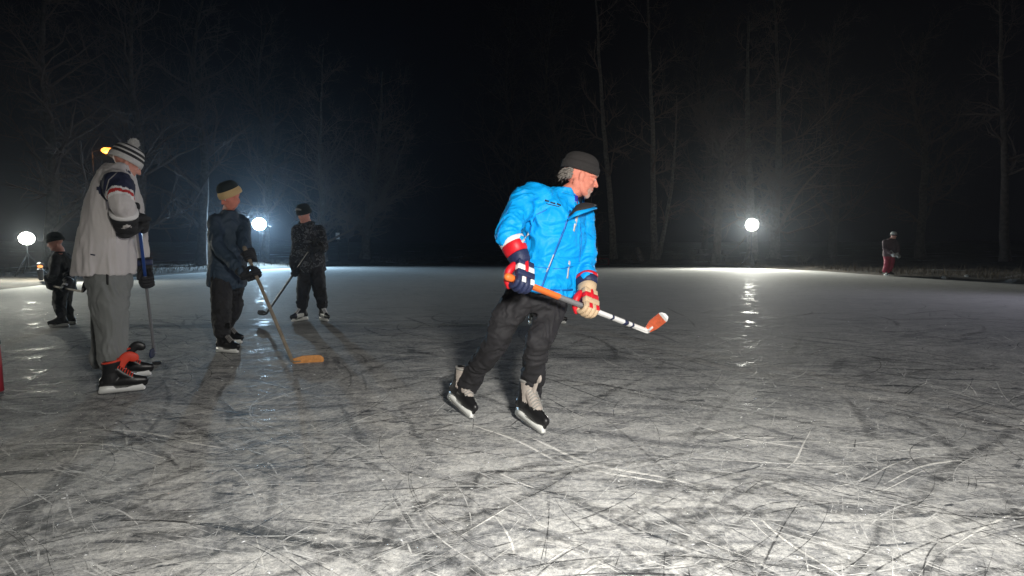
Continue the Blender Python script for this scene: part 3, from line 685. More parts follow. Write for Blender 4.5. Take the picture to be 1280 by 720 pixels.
# =================================================================== puck, goals
bm = bmesh.new(); c = G(196, 455); X, Y = V((1, 0, 0)), V((0, 1, 0))
loft(bm, [(c + V((0, 0, z)), X, Y, r, r) for z, r in ((.001, .034), (.003, .038), (.013, .0385), (.023, .038), (.0255, .034))], 28)
tag(link('puck', tomesh(bm), M['cap']), 'small black rubber puck lying on the ice below the blue stick', 'puck')
def mini_goal(c, ux, label, w=.9, h=.45, dep=.4, flip=1):
    """ux: direction of the crossbar; net behind"""
    r = thing('mini_goal', c, label, 'goal', None); ux = ux.normalized(); bk = V((-ux.y, ux.x, 0)) * flip; a, b = c, c + ux * w
    for q in (a, b):
        bm = bmesh.new(); limb(bm, [q + V((0, 0, .01)), q + V((0, 0, h * .5)), q + V((0, 0, h - .03))], [.030, .030, .026], n=14, sub=1); post = link('post', tomesh(bm), M['goalred'], r)
        bm = bmesh.new(); limb(bm, [q + V((0, 0, h - .05)), q + V((0, 0, h))], [.031, .025], n=14, sub=1); link('corner_cap', tomesh(bm), M['cap'], post)
    bm = bmesh.new(); bar(bm, a + V((0, 0, h - .02)), b + V((0, 0, h - .02)), .022, 12); link('crossbar', tomesh(bm), M['goalred'], r)
    for q in (a, b):
        bm = bmesh.new(); limb(bm, [q + V((0, 0, .02)), q + bk * dep + V((0, 0, .02))], .018, n=10, sub=1); link('base_bar', tomesh(bm), M['goalred'], r)
        bm = bmesh.new(); limb(bm, [q + V((0, 0, h - .03)), q + bk * dep + V((0, 0, .03))], .012, n=8, sub=1); link('brace', tomesh(bm), M['goalred'], r)
    bm = bmesh.new(); bar(bm, a + bk * dep + V((0, 0, .02)), b + bk * dep + V((0, 0, .02)), .018, 10); link('back_bar', tomesh(bm), M['goalred'], r)
    bm = bmesh.new(); n = 14
    T = lambda s, t: (a + V((0, 0, h - .03))).lerp(a + bk * dep + V((0, 0, .03)), t) + ux * (w * s) + V((0, 0, -.03 * math.sin(math.pi * t)))
    for i in range(n + 1): limb(bm, [T(i / n, t / 4) for t in range(5)], .0018, n=4, sub=1)
    for j in range(1, 7): limb(bm, [T(0, j / 7), T(1, j / 7)], .0018, n=4, sub=1)
    link('net', tomesh(bm), M['net'], r)
    return r
mini_goal(G(-1, 489), V((-1, .25, 0)), 'small red goal with black corner caps, cut off by the left edge of the picture', h=.44)
mini_goal(G(761, 331.5), V((-1, -.05, 0)), 'small low goal standing far off near the shore, right of the man in blue', w=1.6, h=.42, dep=.5, flip=-1)

# =================================================================== ICE, BANK
shore_px = [(-420, 415), (-200, 382), (0, 362), (100, 352), (230, 342), (330, 336.5), (430, 332.5), (520, 330), (600, 328.6), (700, 329), (780, 330.5), (850, 332.3), (1000, 337.5), (1120, 345.5), (1280, 355), (1480, 372), (1700, 400)]
sh = [G(*p) for p in shore_px]
sh = [V((-16, 2.5, 0)), ] + [q for q in sh if q.y > 3.2] + [V((17.5, 1, 0)), V((17, -8, 0)), V((10, -17, 0)), V((0, -20, 0)), V((-10, -17, 0)), V((-16, -8, 0))]
cl = sh + sh[:3]
shore = []
cc = cat([sh[-1]] + sh + [sh[0], sh[1]], 6); shore = cc[6:-6]
cen = V((0, 8, 0))
polar = sorted([(math.atan2(p.y - cen.y, p.x - cen.x), (p - cen).length) for p in shore])
def shore_r(t):
    t = (t + math.pi) % (2 * math.pi) - math.pi; L = len(polar)
    for i in range(L):
        if polar[i][0] > t: break
    else: i = 0
    t1, r1 = polar[i]; t0, r0 = polar[i - 1]
    if t1 < t0: t0 -= 2 * math.pi
    if t > t1: t1 += 2 * math.pi; t0 = polar[-1][0]
    if abs(t1 - t0) < 1e-6: return r1
    return r0 + (r1 - r0) * min(1, max(0, (t - t0) / (t1 - t0)))
NA = 480
bm = bmesh.new(); rows = []
rad = [0, .25, .5, .75, .9, 1.0]
cv = bm.verts.new(cen)
for f in rad[1:]:
    rows.append([bm.verts.new(cen + V((math.cos(t), math.sin(t), 0)) * (shore_r(t) * f + (.05 * noise.noise(V((math.cos(t) * 40, math.sin(t) * 40, 0))) if f == 1 else 0))) for t in [2 * math.pi * i / NA - math.pi for i in range(NA)]])
for i in range(NA): bm.faces.new((cv, rows[0][i], rows[0][(i + 1) % NA]))
for a, b in zip(rows, rows[1:]):
    for i in range(NA): bm.faces.new((a[i], b[i], b[(i + 1) % NA], a[(i + 1) % NA]))
# --- ice material
im = bpy.data.materials.new('scratched_ice'); im.use_nodes = True; nt = im.node_tree; N = nt.nodes; Lk = nt.links; pb = N['Principled BSDF']
tc = N.new('ShaderNodeTexCoord'); OBJ = tc.outputs['Object']
def nmath(op, a, b=None, clamp=False):
    n = N.new('ShaderNodeMath'); n.operation = op; n.use_clamp = clamp
    for i, q in enumerate((a, b)):
        if q is None: continue
        if isinstance(q, (int, float)): n.inputs[i].default_value = q
        else: Lk.new(q, n.inputs[i])
    return n.outputs[0]
def nnoise(vec, sc, det=4, dist=0., rough=.5):
    n = N.new('ShaderNodeTexNoise'); n.inputs['Scale'].default_value = sc; n.inputs['Detail'].default_value = det; n.inputs['Distortion'].default_value = dist; n.inputs['Roughness'].default_value = rough
    Lk.new(vec, n.inputs['Vector']); return n.outputs['Fac']
def nmap(vec, rot=0., scl=(1, 1, 1), loc=(0, 0, 0)):
    n = N.new('ShaderNodeMapping'); n.inputs['Rotation'].default_value = (0, 0, rot); n.inputs['Scale'].default_value = scl; n.inputs['Location'].default_value = loc
    Lk.new(vec, n.inputs['Vector']); return n.outputs[0]
def nramp(fac, a, b):
    n = N.new('ShaderNodeMapRange'); n.inputs['From Min'].default_value = a; n.inputs['From Max'].default_value = b; n.interpolation_type = 'SMOOTHSTEP'
    Lk.new(fac, n.inputs['Value']); return n.outputs[0]
wn = N.new('ShaderNodeTexNoise'); wn.inputs['Scale'].default_value = .55; wn.inputs['Detail'].default_value = 1; Lk.new(OBJ, wn.inputs['Vector'])
vm = N.new('ShaderNodeVectorMath'); vm.operation = 'MULTIPLY_ADD'; Lk.new(wn.outputs['Color'], vm.inputs[0]); vm.inputs[1].default_value = (1.1, 1.1, 0); Lk.new(OBJ, vm.inputs[2])
WARP = vm.outputs[0]
def streaks(seed, ang, across, along, lo, hi, msc=.9, warp=True):
    rt = nmap(WARP if warp else OBJ, ang, (1, 1, 1), (seed * 3.7, seed * 1.9, 0))
    s = nnoise(nmap(rt, 0, (along, across, 1)), 1., 2, 0., .4)
    line = nramp(s, lo, hi)
    mk = nramp(nnoise(nmap(OBJ, 0, (1, 1, 1), (seed * 5.1, seed * 2.3, seed)), msc, 2), .46, .60)
    return nmath('MULTIPLY', line, mk)
whites = [streaks(1, .25, 26, .55, .66, .73), streaks(2, -.35, 30, .6, .67, .73), streaks(3, 1.3, 34, .6, .68, .74), streaks(4, .8, 22, .5, .67, .74), streaks(9, -.9, 30, .6, .67, .73)]
darks = [streaks(5, .05, 14, .5, .65, .74, .7), streaks(6, -.7, 24, .6, .67, .74, .8), streaks(7, 1.0, 28, .6, .68, .74, .8), streaks(8, .45, 20, .5, .67, .74, .7)]
def addall(l):
    o = l[0]
    for q in l[1:]: o = nmath('MAXIMUM', o, q)
    return o
Wt, Dk = addall(whites), addall(darks)
big = nramp(nnoise(OBJ, .35, 4), .32, .68); midn = nramp(nnoise(nmap(OBJ, .1, (1, 1.6, 1)), 2.2, 8, .6, .65), .36, .68); fine = nnoise(OBJ, 46, 8, 0, .75)
smear = nramp(nnoise(nmap(WARP, .15, (.8, 4.2, 1)), 1.3, 6, .5, .6), .56, .66)      # bare dark patches where the frost is scraped away
grain = nnoise(OBJ, 170, 4, 0, .7); grit = nramp(nnoise(OBJ, 16, 8, .8, .8), .40, .62)
sep = N.new('ShaderNodeSeparateXYZ'); Lk.new(OBJ, sep.inputs[0])
skated = N.new('ShaderNodeMapRange'); skated.inputs['From Min'].default_value = 10.5; skated.inputs['From Max'].default_value = 5.5; skated.inputs['To Min'].default_value = .22; skated.interpolation_type = 'SMOOTHSTEP'; Lk.new(nmath('ADD', sep.outputs[1], nmath('MULTIPLY', nnoise(OBJ, .5, 3), 2.)), skated.inputs['Value']); SK = skated.outputs[0]
band = nmath('MULTIPLY', nmath('MAXIMUM', streaks(12, .2, 5, .55, .60, .70, .6), streaks(13, -.55, 6, .6, .60, .70, .6)), .19)
band = nmath('MAXIMUM', band, nmath('MULTIPLY', streaks(14, 1.15, 7, .6, .60, .70, .6), .24))
foot = nmath('MULTIPLY', nramp(nnoise(nmap(WARP, .05, (1.7, 6.5, 1), (4, 2, 0)), 1.5, 5, .3, .6), .625, .655), .42)
frost = nmath('ADD', nmath('MULTIPLY', nmath('SUBTRACT', big, .5), .12), nmath('MULTIPLY', nmath('SUBTRACT', midn, .5), .20))
frost = nmath('ADD', frost, nmath('MULTIPLY', nmath('SUBTRACT', grit, .5), .22))
frost = nmath('ADD', frost, nmath('MULTIPLY', nmath('SUBTRACT', fine, .5), 1.1))
frost = nmath('ADD', frost, nmath('MULTIPLY', nmath('SUBTRACT', grain, .5), .8))
frost = nmath('SUBTRACT', frost, nmath('MULTIPLY', smear, .18)); frost = nmath('SUBTRACT', frost, foot); frost = nmath('SUBTRACT', frost, band)
frost = nmath('ADD', frost, nmath('MULTIPLY', Wt, .5)); frost = nmath('SUBTRACT', frost, nmath('MULTIPLY', Dk, .5))
frost = nmath('ADD', nmath('MULTIPLY', frost, SK), .63, True)
cr = N.new('ShaderNodeValToRGB'); e = cr.color_ramp.elements
e[0].position = .0; e[0].color = (.055, .062, .07, 1); e[1].position = 1.; e[1].color = (.86, .85, .81, 1)
q = e.new(.45); q.color = (.28, .285, .29, 1)
Lk.new(frost, cr.inputs['Fac']); Lk.new(cr.outputs['Color'], pb.inputs['Base Color'])
rr = N.new('ShaderNodeMapRange'); rr.inputs['To Min'].default_value = .6; rr.inputs['To Max'].default_value = .9; Lk.new(frost, rr.inputs['Value']); Lk.new(rr.outputs[0], pb.inputs['Roughness'])
pb.inputs['Specular IOR Level'].default_value = .07; pb.inputs['IOR'].default_value = 1.31
gl = nramp(nnoise(nmap(OBJ, .2, (1, 1, 1)), 3.2, 5, .5, .7), .56, .62)
Lk.new(nmath('MULTIPLY', gl, .13), pb.inputs['Coat Weight']); pb.inputs['Coat Roughness'].default_value = .13; pb.inputs['Coat IOR'].default_value = 1.31
b2 = N.new('ShaderNodeBump'); b2.inputs['Strength'].default_value = .8; b2.inputs['Distance'].default_value = .010; Lk.new(nnoise(OBJ, 7, 5, .3, .6), b2.inputs['Height']); Lk.new(b2.outputs['Normal'], pb.inputs['Coat Normal'])
bp = N.new('ShaderNodeBump'); bp.inputs['Strength'].default_value = .5; bp.inputs['Distance'].default_value = .008
hgt = nmath('ADD', nmath('MULTIPLY', nmath('SUBTRACT', Wt, Dk), .8), nmath('ADD', nmath('MULTIPLY', fine, .5), nmath('MULTIPLY', midn, .8)))
Lk.new(hgt, bp.inputs['Height']); Lk.new(bp.outputs['Normal'], pb.inputs['Normal'])
tag(link('ice', tomesh(bm), im, None, False), kind='structure')

# --- skate cuts as thin ribbons
def alpha_mat(name, col, rough, strength):
    m = bpy.data.materials.new(name); m.use_nodes = True; nt = m.node_tree; N = nt.nodes; L = nt.links; b = N['Principled BSDF']
    b.inputs['Base Color'].default_value = (*col, 1); b.inputs['Roughness'].default_value = rough
    uv = N.new('ShaderNodeTexCoord'); sp = N.new('ShaderNodeSeparateXYZ'); L.new(uv.outputs['UV'], sp.inputs[0])
    def mth(op, a, b_, cl=False):
        n = N.new('ShaderNodeMath'); n.operation = op; n.use_clamp = cl
        for i, q in enumerate((a, b_)):
            if isinstance(q, (int, float)): n.inputs[i].default_value = q
            else: L.new(q, n.inputs[i])
        return n.outputs[0]
    ac = mth('SUBTRACT', 1., mth('ABSOLUTE', mth('SUBTRACT', mth('MULTIPLY', sp.outputs[1], 2.), 1.), 0))
    en = mth('MULTIPLY', mth('SUBTRACT', 1., mth('ABSOLUTE', mth('SUBTRACT', mth('MULTIPLY', sp.outputs[0], 2.), 1.), 0)), 3., True)
    n = N.new('ShaderNodeTexNoise'); n.inputs['Scale'].default_value = 20; n.inputs['Detail'].default_value = 8; n.inputs['Roughness'].default_value = .7; L.new(uv.outputs['Object'], n.inputs['Vector'])
    nz = N.new('ShaderNodeMapRange'); nz.inputs['From Min'].default_value = .38; nz.inputs['From Max'].default_value = .54; L.new(n.outputs['Fac'], nz.inputs['Value'])
    L.new(mth('MULTIPLY', mth('MULTIPLY', mth('MULTIPLY', ac, 1.6, True), en), mth('MULTIPLY', nz.outputs[0], strength), True), b.inputs['Alpha'])
    return m
sm = alpha_mat('soft_dark_scuff', (.10, .105, .11), .6, .36); wm = alpha_mat('snow_filled_cut', (.84, .84, .82), .6, .72); dm = alpha_mat('bare_ice_cut', (.05, .052, .056), .5, .72)
bm = bmesh.new(); uvl = bm.loops.layers.uv.new('UVMap'); rnd = random.Random(11)
def cut(p, ang, ln, w, curv, z, mi):
    n = max(4, int(ln / .07)); prev = None; x, y = p; wob = rnd.uniform(-.3, .3)
    for i in range(n + 1):
        t = i / n; a = ang + curv * (t - .5) * ln + wob * math.sin(t * 5) * .12
        ww = w * (.5 + .7 * math.sin(math.pi * min(1, t * 1.3)) ** .6 if t < .77 else .7)
        nx, ny = -math.sin(a) * ww / 2, math.cos(a) * ww / 2
        cur = (bm.verts.new((x + nx, y + ny, z)), bm.verts.new((x - nx, y - ny, z)))
        if prev:
            f = bm.faces.new((prev[1], cur[1], cur[0], prev[0])); f.material_index = mi
            for lp, uvv in zip(f.loops, ((t - 1 / n, 0), (t, 0), (t, 1), (t - 1 / n, 1))): lp[uvl].uv = uvv
        prev = cur; x += math.cos(a) * ln / n; y += math.sin(a) * ln / n
zz = .0015
for i in range(7500):
    y = .9 + 9 * rnd.random() ** 1.8; x = rnd.uniform(-1.15, 1.15) * (y + .8)
    dark = rnd.random() < .30
    base_a = rnd.choice((.1, .3, -.25, .6, -.6, .9, 2.4, 0, -.1, .2)) + rnd.gauss(0, .35)
    ln = min(2.4, rnd.lognormvariate(-1.0, .75)); curv = rnd.choice((.1, .3, -.25, .6, -.6, 1.3, -1.4)) * rnd.uniform(.4, 1.2)
    w = rnd.choice((.002, .003, .003, .004, .005, .008, .012)) * (.62 + y * .12)
    if dark: ln *= rnd.uniform(.8, 1.8); curv += rnd.choice((-.5, .5)); w *= .9
    for k in range(rnd.choice((1, 1, 1, 1, 1, 2))):
        zz += .0000003; o = k * rnd.uniform(.012, .04); cut((x - math.sin(base_a) * o, y + math.cos(base_a) * o), base_a + rnd.gauss(0, .03) * k, ln * rnd.uniform(.7, 1), w, curv, zz + (.0008 if dark else 0), 1 if dark else 0)
for i in range(420):
    y = 1.0 + 8 * rnd.random() ** 1.5; x = rnd.uniform(-1.15, 1.15) * (y + .8)
    cut((x, y), rnd.choice((.1, .35, -.3, .9, -.8, 2.2)) + rnd.gauss(0, .3), rnd.uniform(.4, 2.2), rnd.uniform(.02, .085), rnd.choice((-1.2, -.5, 0, .5, 1.2)) * rnd.random(), .0012 + i * 6e-7, 2)
for i in range(2600):      # short white scuffs
    y = 2.6 + 8.5 * rnd.random() ** 1.3; x = rnd.uniform(-1.15, 1.15) * (y + .6)
    cut((x, y), rnd.choice((.1, .4, -.3, 2.6, 1.2)) + rnd.gauss(0, .4), rnd.uniform(.06, .35), rnd.uniform(.004, .013) * (1 + .05 * y), rnd.uniform(-2, 2), .0032 + i * 1e-7, 0)
me = bpy.data.meshes.new('skate_cuts'); bm.to_mesh(me); bm.free()
tag(link('skate_cuts', me, [wm, dm, sm], None, False), 'white and dark curved skate scratches criss-crossing the ice', 'scratches', kind='stuff')
# crumbs of scraped ice
bm = bmesh.new()
for i in range(1100):
    y = 1.2 + 13 * rnd.random() ** 1.3; x = rnd.uniform(-1.1, 1.1) * (y + .5); r = rnd.uniform(.0012, .0036) * (1 + y * .09)
    bmesh.ops.create_icosphere(bm, subdivisions=1, radius=r, matrix=Matrix.Translation((x, y, .001)) @ Matrix.Rotation(rnd.random() * 6, 4, 'Z') @ Matrix.Diagonal((rnd.uniform(.8, 3), 1, .5, 1)))
snow = mat('ice_crumb', (.8, .82, .83), .25)
tag(link('ice_shavings', tomesh(bm), snow), 'tiny glinting crumbs of scraped ice scattered on the rink', 'ice shavings', kind='stuff')

# --- bank / ground sheet
gm = bpy.data.materials.new('dark_bank_soil'); gm.use_nodes = True; nt = gm.node_tree; N = nt.nodes; Lk = nt.links; pb = N['Principled BSDF']
tc = N.new('ShaderNodeTexCoord'); OBJ = tc.outputs['Object']
g1 = nramp(nnoise(OBJ, 1.1, 8, .5, .7), .35, .7); g2 = nramp(nnoise(OBJ, .33, 5, .4, .65), .60, .66)
cr = N.new('ShaderNodeValToRGB'); e = cr.color_ramp.elements; e[0].color = (.022, .018, .014, 1); e[1].color = (.085, .068, .048, 1); Lk.new(g1, cr.inputs['Fac'])
mx = N.new('ShaderNodeMixRGB'); Lk.new(nmath('MULTIPLY', g2, .8), mx.inputs['Fac']); Lk.new(cr.outputs['Color'], mx.inputs['Color1']); mx.inputs['Color2'].default_value = (.34, .35, .36, 1)
Lk.new(mx.outputs[0], pb.inputs['Base Color']); pb.inputs['Roughness'].default_value = .95
bm = bmesh.new(); rows = []
def bank_z(s): return -.25 + .25 * min(1, max(0, (s + .6) / .6)) if s < 0 else .06 * min(1, s / .3) + .36 * (1 - math.exp(-s / 4)) + .012 * max(0, s - 10)
steps = [-6, -2, -.6, -.1, .05, .3, .7, 1.2, 2, 3, 4.5, 6.5, 9, 13, 20, 35, 60, 110, 220]
def ground_z(x, y):
    d = V((x, y, 0)) - cen; s = d.length - shore_r(math.atan2(d.y, d.x)); return bank_z(s)
for s in steps:
    row = []
    for i in range(NA):
        t = 2 * math.pi * i / NA - math.pi; r = shore_r(t) + s; p = cen + V((math.cos(t), math.sin(t), 0)) * r
        z = bank_z(s) + (noise.noise(p * .9) * .10 + noise.noise(p * .2) * .12 if s > .2 else 0) * min(1, s)
        row.append(bm.verts.new((p.x, p.y, z)))
    rows.append(row)
cv = bm.verts.new((cen.x, cen.y, -.25))
for i in range(NA): bm.faces.new((cv, rows[0][i], rows[0][(i + 1) % NA]))
for a, b in zip(rows, rows[1:]):
    for i in range(NA): bm.faces.new((a[i], b[i], b[(i + 1) % NA], a[(i + 1) % NA]))
tag(link('ground', tomesh(bm), gm), kind='structure')
# dead grass along the shore
bm = bmesh.new()
for i in range(9000):
    t = rnd.uniform(.15, math.pi - .15); s = .15 + rnd.expovariate(.7); r = shore_r(t) + s
    if noise.noise(V((math.cos(t) * 9, math.sin(t) * 9, s * .4))) < -.12: continue
    p = cen + V((math.cos(t), math.sin(t), 0)) * r; z = ground_z(p.x, p.y) - .02; h = rnd.uniform(.06, .28) * (1.4 if rnd.random() < .08 else 1); a = rnd.uniform(0, 6.28); l = rnd.uniform(.02, .15)
    d = V((math.cos(a), math.sin(a), 0)); q = V((-d.y, d.x, 0)) * .008; p.z = z
    vs = [bm.verts.new(p - q), bm.verts.new(p + q), bm.verts.new(p + d * l * .4 + q * .7 + V((0, 0, h * .6))), bm.verts.new(p + d * l * .4 - q * .7 + V((0, 0, h * .6))), bm.verts.new(p + d * l + V((0, 0, h)))]
    bm.faces.new(vs[:4]); bm.faces.new((vs[3], vs[2], vs[4]))
tag(link('dead_grass', tomesh(bm), mat('dry_grass', (.10, .075, .045), .9), None, False), 'dry brown winter grass along the pond shore', 'grass', kind='stuff')

# =================================================================== TREES
def tube(bm, pts, rs, n):
    u = None; prev = None; L = len(pts)
    for i, p in enumerate(pts):
        d = (pts[min(i + 1, L - 1)] - pts[max(i - 1, 0)]).normalized()
        if u is None: u, v = frame_of(d)
        else: u = (u - d * u.dot(d)).normalized(); v = u.cross(d)
        row = [bm.verts.new(p + (u * math.cos(2 * math.pi * k / n) + v * math.sin(2 * math.pi * k / n)) * rs[i]) for k in range(n)]
        if prev:
            for k in range(n): bm.faces.new((prev[k], prev[(k + 1) % n], row[(k + 1) % n], row[k]))
        prev = row
    if n > 2: bm.faces.new(prev)
def branch(bm, p, d, ln, r, lev, rnd, up=.25, maxlev=3):
    n = 5 if lev < 2 else 4; pts = [p]; rs = [r]; q = p.copy(); dd = d.normalized(); wob = .22 if lev else .12
    for i in range(n):
        dd = (dd + V((rnd.gauss(0, wob), rnd.gauss(0, wob), rnd.gauss(0, wob * .6) + up * .25))).normalized(); q = q + dd * (ln / n); pts.append(q.copy()); rs.append(r * (1 - .8 * (i + 1) / n))
    tube(bm, pts, rs, (6, 5, 4, 3, 3)[lev])
    if lev >= maxlev: return
    for k in range((7, 8, 8, 4)[lev]):
        i = rnd.randint(1, n); t = pts[i].lerp(pts[i - 1], rnd.random()); ax = (pts[i] - pts[i - 1]).normalized(); u, v = frame_of(ax); a = rnd.uniform(0, 6.28)
        sd = (ax * rnd.uniform(.5, 1.1) + (u * math.cos(a) + v * math.sin(a))).normalized()
        branch(bm, t, sd, ln * rnd.uniform(.35, .62), max(.004, rs[i] * .55 + .003), lev + 1, rnd, up, maxlev)
def tree(label, stems, seed, n_br=16, crown_from=.25, spread=.33, group=None, faint=False, maxlev=3, name='bare_tree', cut_=None):
    """stems: list of (points, base radius); first is the trunk"""
    rnd = random.Random(seed); b0 = stems[0][0][0]; r = thing(name, b0, label, 'tree', group)
    for j, (pts, rad) in enumerate(stems):
        cp = cat(pts, 6); L = len(cp); bm = bmesh.new(); rs = [rad * (1 - .86 * (i / (L - 1)) ** .9) * (1.35 if i == 0 and j == 0 else 1) for i in range(L)]
        tube(bm, [c + V((noise.noise(c * .8 + V((seed, 0, 0))) * .08, noise.noise(c * .8 + V((0, seed, 0))) * .08, 0)) * (1 if i else 0) for i, c in enumerate(cp)], rs, 10); link('trunk' if j == 0 else 'limb', tomesh(bm), M['shadebark'] if faint else M['bark'], r)
        bm = bmesh.new(); H = (cp[-1] - cp[0]).length
        for k in range(n_br):
            t = crown_from + (1 - crown_from) * (k + rnd.random()) / n_br; i = min(L - 1, int(t * (L - 1))); a = rnd.uniform(0, 6.28)
            d = V((math.cos(a), math.sin(a), rnd.uniform(.25, 1.1))); ln = H * spread * (1.15 - .75 * t) * rnd.uniform(.6, 1.2)
            branch(bm, cp[i], d, ln, max(.012, rs[i] * .45), 1, rnd, .3, maxlev)
        link('crown', tomesh(bm), M['shadetwig'] if faint else M['twig'], r, False)
    return r
def T(px, py, d): return at(px, py, d)
def tb(px, d):      # foot of a tree on the bank
    p = at(px, 320, d); p.z = ground_z(p.x, p.y) - .05; return p
tree('thin pale trunked tree leaning left above the small far goal', [([tb(767, 37), T(763, 250, 37), T(755, 160, 37.2), T(748, 60, 37.5), T(742, -60, 38)], .26)], 1, 12, .35, .2)
tree('tall forked bare tree with two pale stems rising from one foot', [([tb(818, 36), T(817, 250, 36), T(815, 150, 36), T(812, 60, 36.2), T(808, -110, 36.5)], .25), ([tb(822, 35.9), T(834, 270, 35.8), T(843, 200, 35.6), T(846, 120, 35.4)], .19)], 2, 14, .3, .2)
tree('slender sapling leaning left close behind the man in blue', [([tb(751, 35.5), T(746, 300, 35.5), T(741, 275, 35.5), T(739, 240, 35.4)], .09)], 3, 8, .2, .3)
tree('bare tree with thick trunk directly behind the white shore lamp', [([tb(940, 33), T(938, 250, 33), T(934, 150, 33.3), T(936, 20, 34)], .36)], 4, 30, .2, .30)
tree('bare tree with straight trunk right of the white shore lamp', [([tb(967, 34), T(970, 260, 34), T(974, 160, 34), T(968, 0, 34.5)], .36)], 5, 30, .2, .30)
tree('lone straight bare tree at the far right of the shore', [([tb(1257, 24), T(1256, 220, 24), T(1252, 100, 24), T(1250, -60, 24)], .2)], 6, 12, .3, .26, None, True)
tree('forked bare tree with broad crown right of the round sign', [([tb(456, 37), T(461, 260, 37), T(472, 190, 37), T(478, 90, 37.5)], .34), ([T(460, 285, 37), T(474, 250, 36.8), T(492, 215, 36.5), T(508, 170, 36)], .15)], 7, 34, .12, .40)
tree('bare tree with slim trunk just right of the person in camouflage', [([tb(405, 33), T(403, 260, 33), T(400, 190, 33), T(404, 60, 33.5)], .22)], 8, 34, .15, .38)
for i, (px, d, top, lab) in enumerate([(250, 26, -20, 'faint bare tree on the shore above the cream headband person'), (170, 23, -40, 'faint bare tree behind the striped beanie at left'), (60, 20, -60, 'leftmost faint bare tree behind the left shore lamp'), (330, 31, 30, 'faint broad bare tree above the blue white shore lamp'),
                                  (640, 46, 10, 'faint distant bare tree left of the dark beanie'), (690, 42, 0, 'faint bare tree straight above the man in blue'), (880, 40, 10, 'faint bare tree between the forked tree and the white lamp'), (1040, 34, 30, 'faint bare tree left of the distant maroon person'), (1150, 32, 40, 'faint bare tree right of the distant maroon person'), (895, 31, 120, 'low faint bare tree close left of the white shore lamp')]):
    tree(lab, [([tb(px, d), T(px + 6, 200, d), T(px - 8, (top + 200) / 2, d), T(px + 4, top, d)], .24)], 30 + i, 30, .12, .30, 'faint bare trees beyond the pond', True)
# bushes and stump by the forked tree
for i, (px, d, h) in enumerate([(790, 35.2, 1.0), (846, 35.5, .9), (868, 34.8, .7), (1000, 29.5, .7), (725, 38, .9), (580, 38.5, .6)]):
    lab = ['leafless bush left of the forked tree foot', 'leafless bush right of the forked tree foot', 'low leafless bush left of the far table', 'low leafless bush right of the white lamp', 'leafless bush behind the small far goal', 'low leafless bush on the middle shore'][i]
    b0 = tb(px, d); r = thing('bush', b0, lab, 'bush'); bm = bmesh.new(); rb = random.Random(90 + i)
    for k in range(16): a = rb.uniform(0, 6.28); branch(bm, b0 + V((rb.uniform(-.3, .3), rb.uniform(-.2, .2), 0)), V((math.cos(a) * .7, math.sin(a) * .7, 1)), h * rb.uniform(.6, 1.2), .012, 2, rb, .2, 3)
    link('twigs', tomesh(bm), mat('bush_twig', (.15, .12, .09), .95), r, False)
b0 = tb(803, 34.8); bm = bmesh.new(); limb(bm, [b0, b0 + V((-.12, 0, .35)), b0 + V((-.32, .05, .85))], [.26, .2, .13], n=14); 
tag(link('tree_stump', fuse(bm, .03, 1, folds(.05, 6, 1.2, 2)), M['bark']), 'short leaning broken stump at the foot of the forked tree', 'stump')
# fallen snow patches / bits at the shore edge on the right
for i, (px, py, w, lab) in enumerate([(1140, 345, .12, 'small pale stone on the right bank, nearest the maroon person'), (1160, 346, .28, 'long low pale stone on the right bank'), (1182, 347, .11, 'small pale stone on the right bank, second farthest right'), (1210, 349, .09, 'tiny pale stone farthest right on the bank')]):
    d = 19.3 - i * .35; p = at(px, 338, d); p.z = ground_z(p.x, p.y) + .02; bm = bmesh.new(); ball(bm, p, (w, .09, .06), None, 14)
    tag(link('stone', fuse(bm, .015, 1, folds(.03, 9, 9, i + 1)), mat('pale_stone', (.3, .3, .29), .9, vary=(9, .2))), lab, 'stone', 'stones on the right bank')

# =================================================================== round sign, board, table
p = tb(436, 34); r = thing('round_sign', p, 'round sign on a thin post between the two left trees', 'sign')
zc = at(436, 288, 34).z; bm = bmesh.new(); bar(bm, p, V((p.x, p.y, zc)), .04); link('post', tomesh(bm), M['wood2'], r)
bm = bmesh.new(); loft(bm, [(V((p.x, p.y - .05 + t, zc)), V((1, 0, 0)), V((0, 0, 1)), .40 - (.01 if t in (0, .03) else 0), .52) for t in (0, .005, .025, .03)], 28); link('sign_plate', tomesh(bm), mat('dull_sign', (.07, .06, .065), .7), r)
p = tb(423, 33); r = thing('notice_board', p, 'small white board on a thin post by the camouflage person', 'sign'); zc = at(423, 295, 33).z
bm = bmesh.new(); bar(bm, p, V((p.x, p.y, zc)), .025); link('post', tomesh(bm), M['wood2'], r)
bm = bmesh.new(); box(bm, (p.x, p.y - .045, zc), V((1, 0, 0)), V((0, 1, 0)), UPZ, .12, .015, .20, 0, .005); link('board', tomesh(bm), mat('retroreflective_white', (.8, .8, .78), .5), r)
p = tb(888, 33); r = thing('picnic_table', p, 'weathered wooden picnic table on the bank left of the white lamp', 'table'); X, Y, Z = V((1, 0, 0)), V((0, 1, 0)), UPZ
for nm, zz_, yy, hw in (('tabletop', .74, 0, .38), ('bench', .45, -.7, .14), ('bench', .45, .7, .14)):
    bm = bmesh.new(); n = 4 if nm == 'tabletop' else 2
    for i in range(n): box(bm, p + V((0, yy + (i - (n - 1) / 2) * (2 * hw / n), zz_)), X, Y, Z, .9, hw / n - .006, .02, 0, .004)
    link(nm, tomesh(bm), M['wood2'], r)
for sx in (-.65, .65):
    for sy in (-1, 1):
        bm = bmesh.new(); q0, q1 = p + V((sx, sy * .65, 0)), p + V((sx, sy * .2, .72)); limb(bm, [q0, q1], .045, n=4, sub=1); link('leg', tomesh(bm), M['wood2'], r)
    bm = bmesh.new(); box(bm, p + V((sx, 0, .40)), X, Y, Z, .03, .82, .04); link('cross_beam', tomesh(bm), M['wood2'], r)

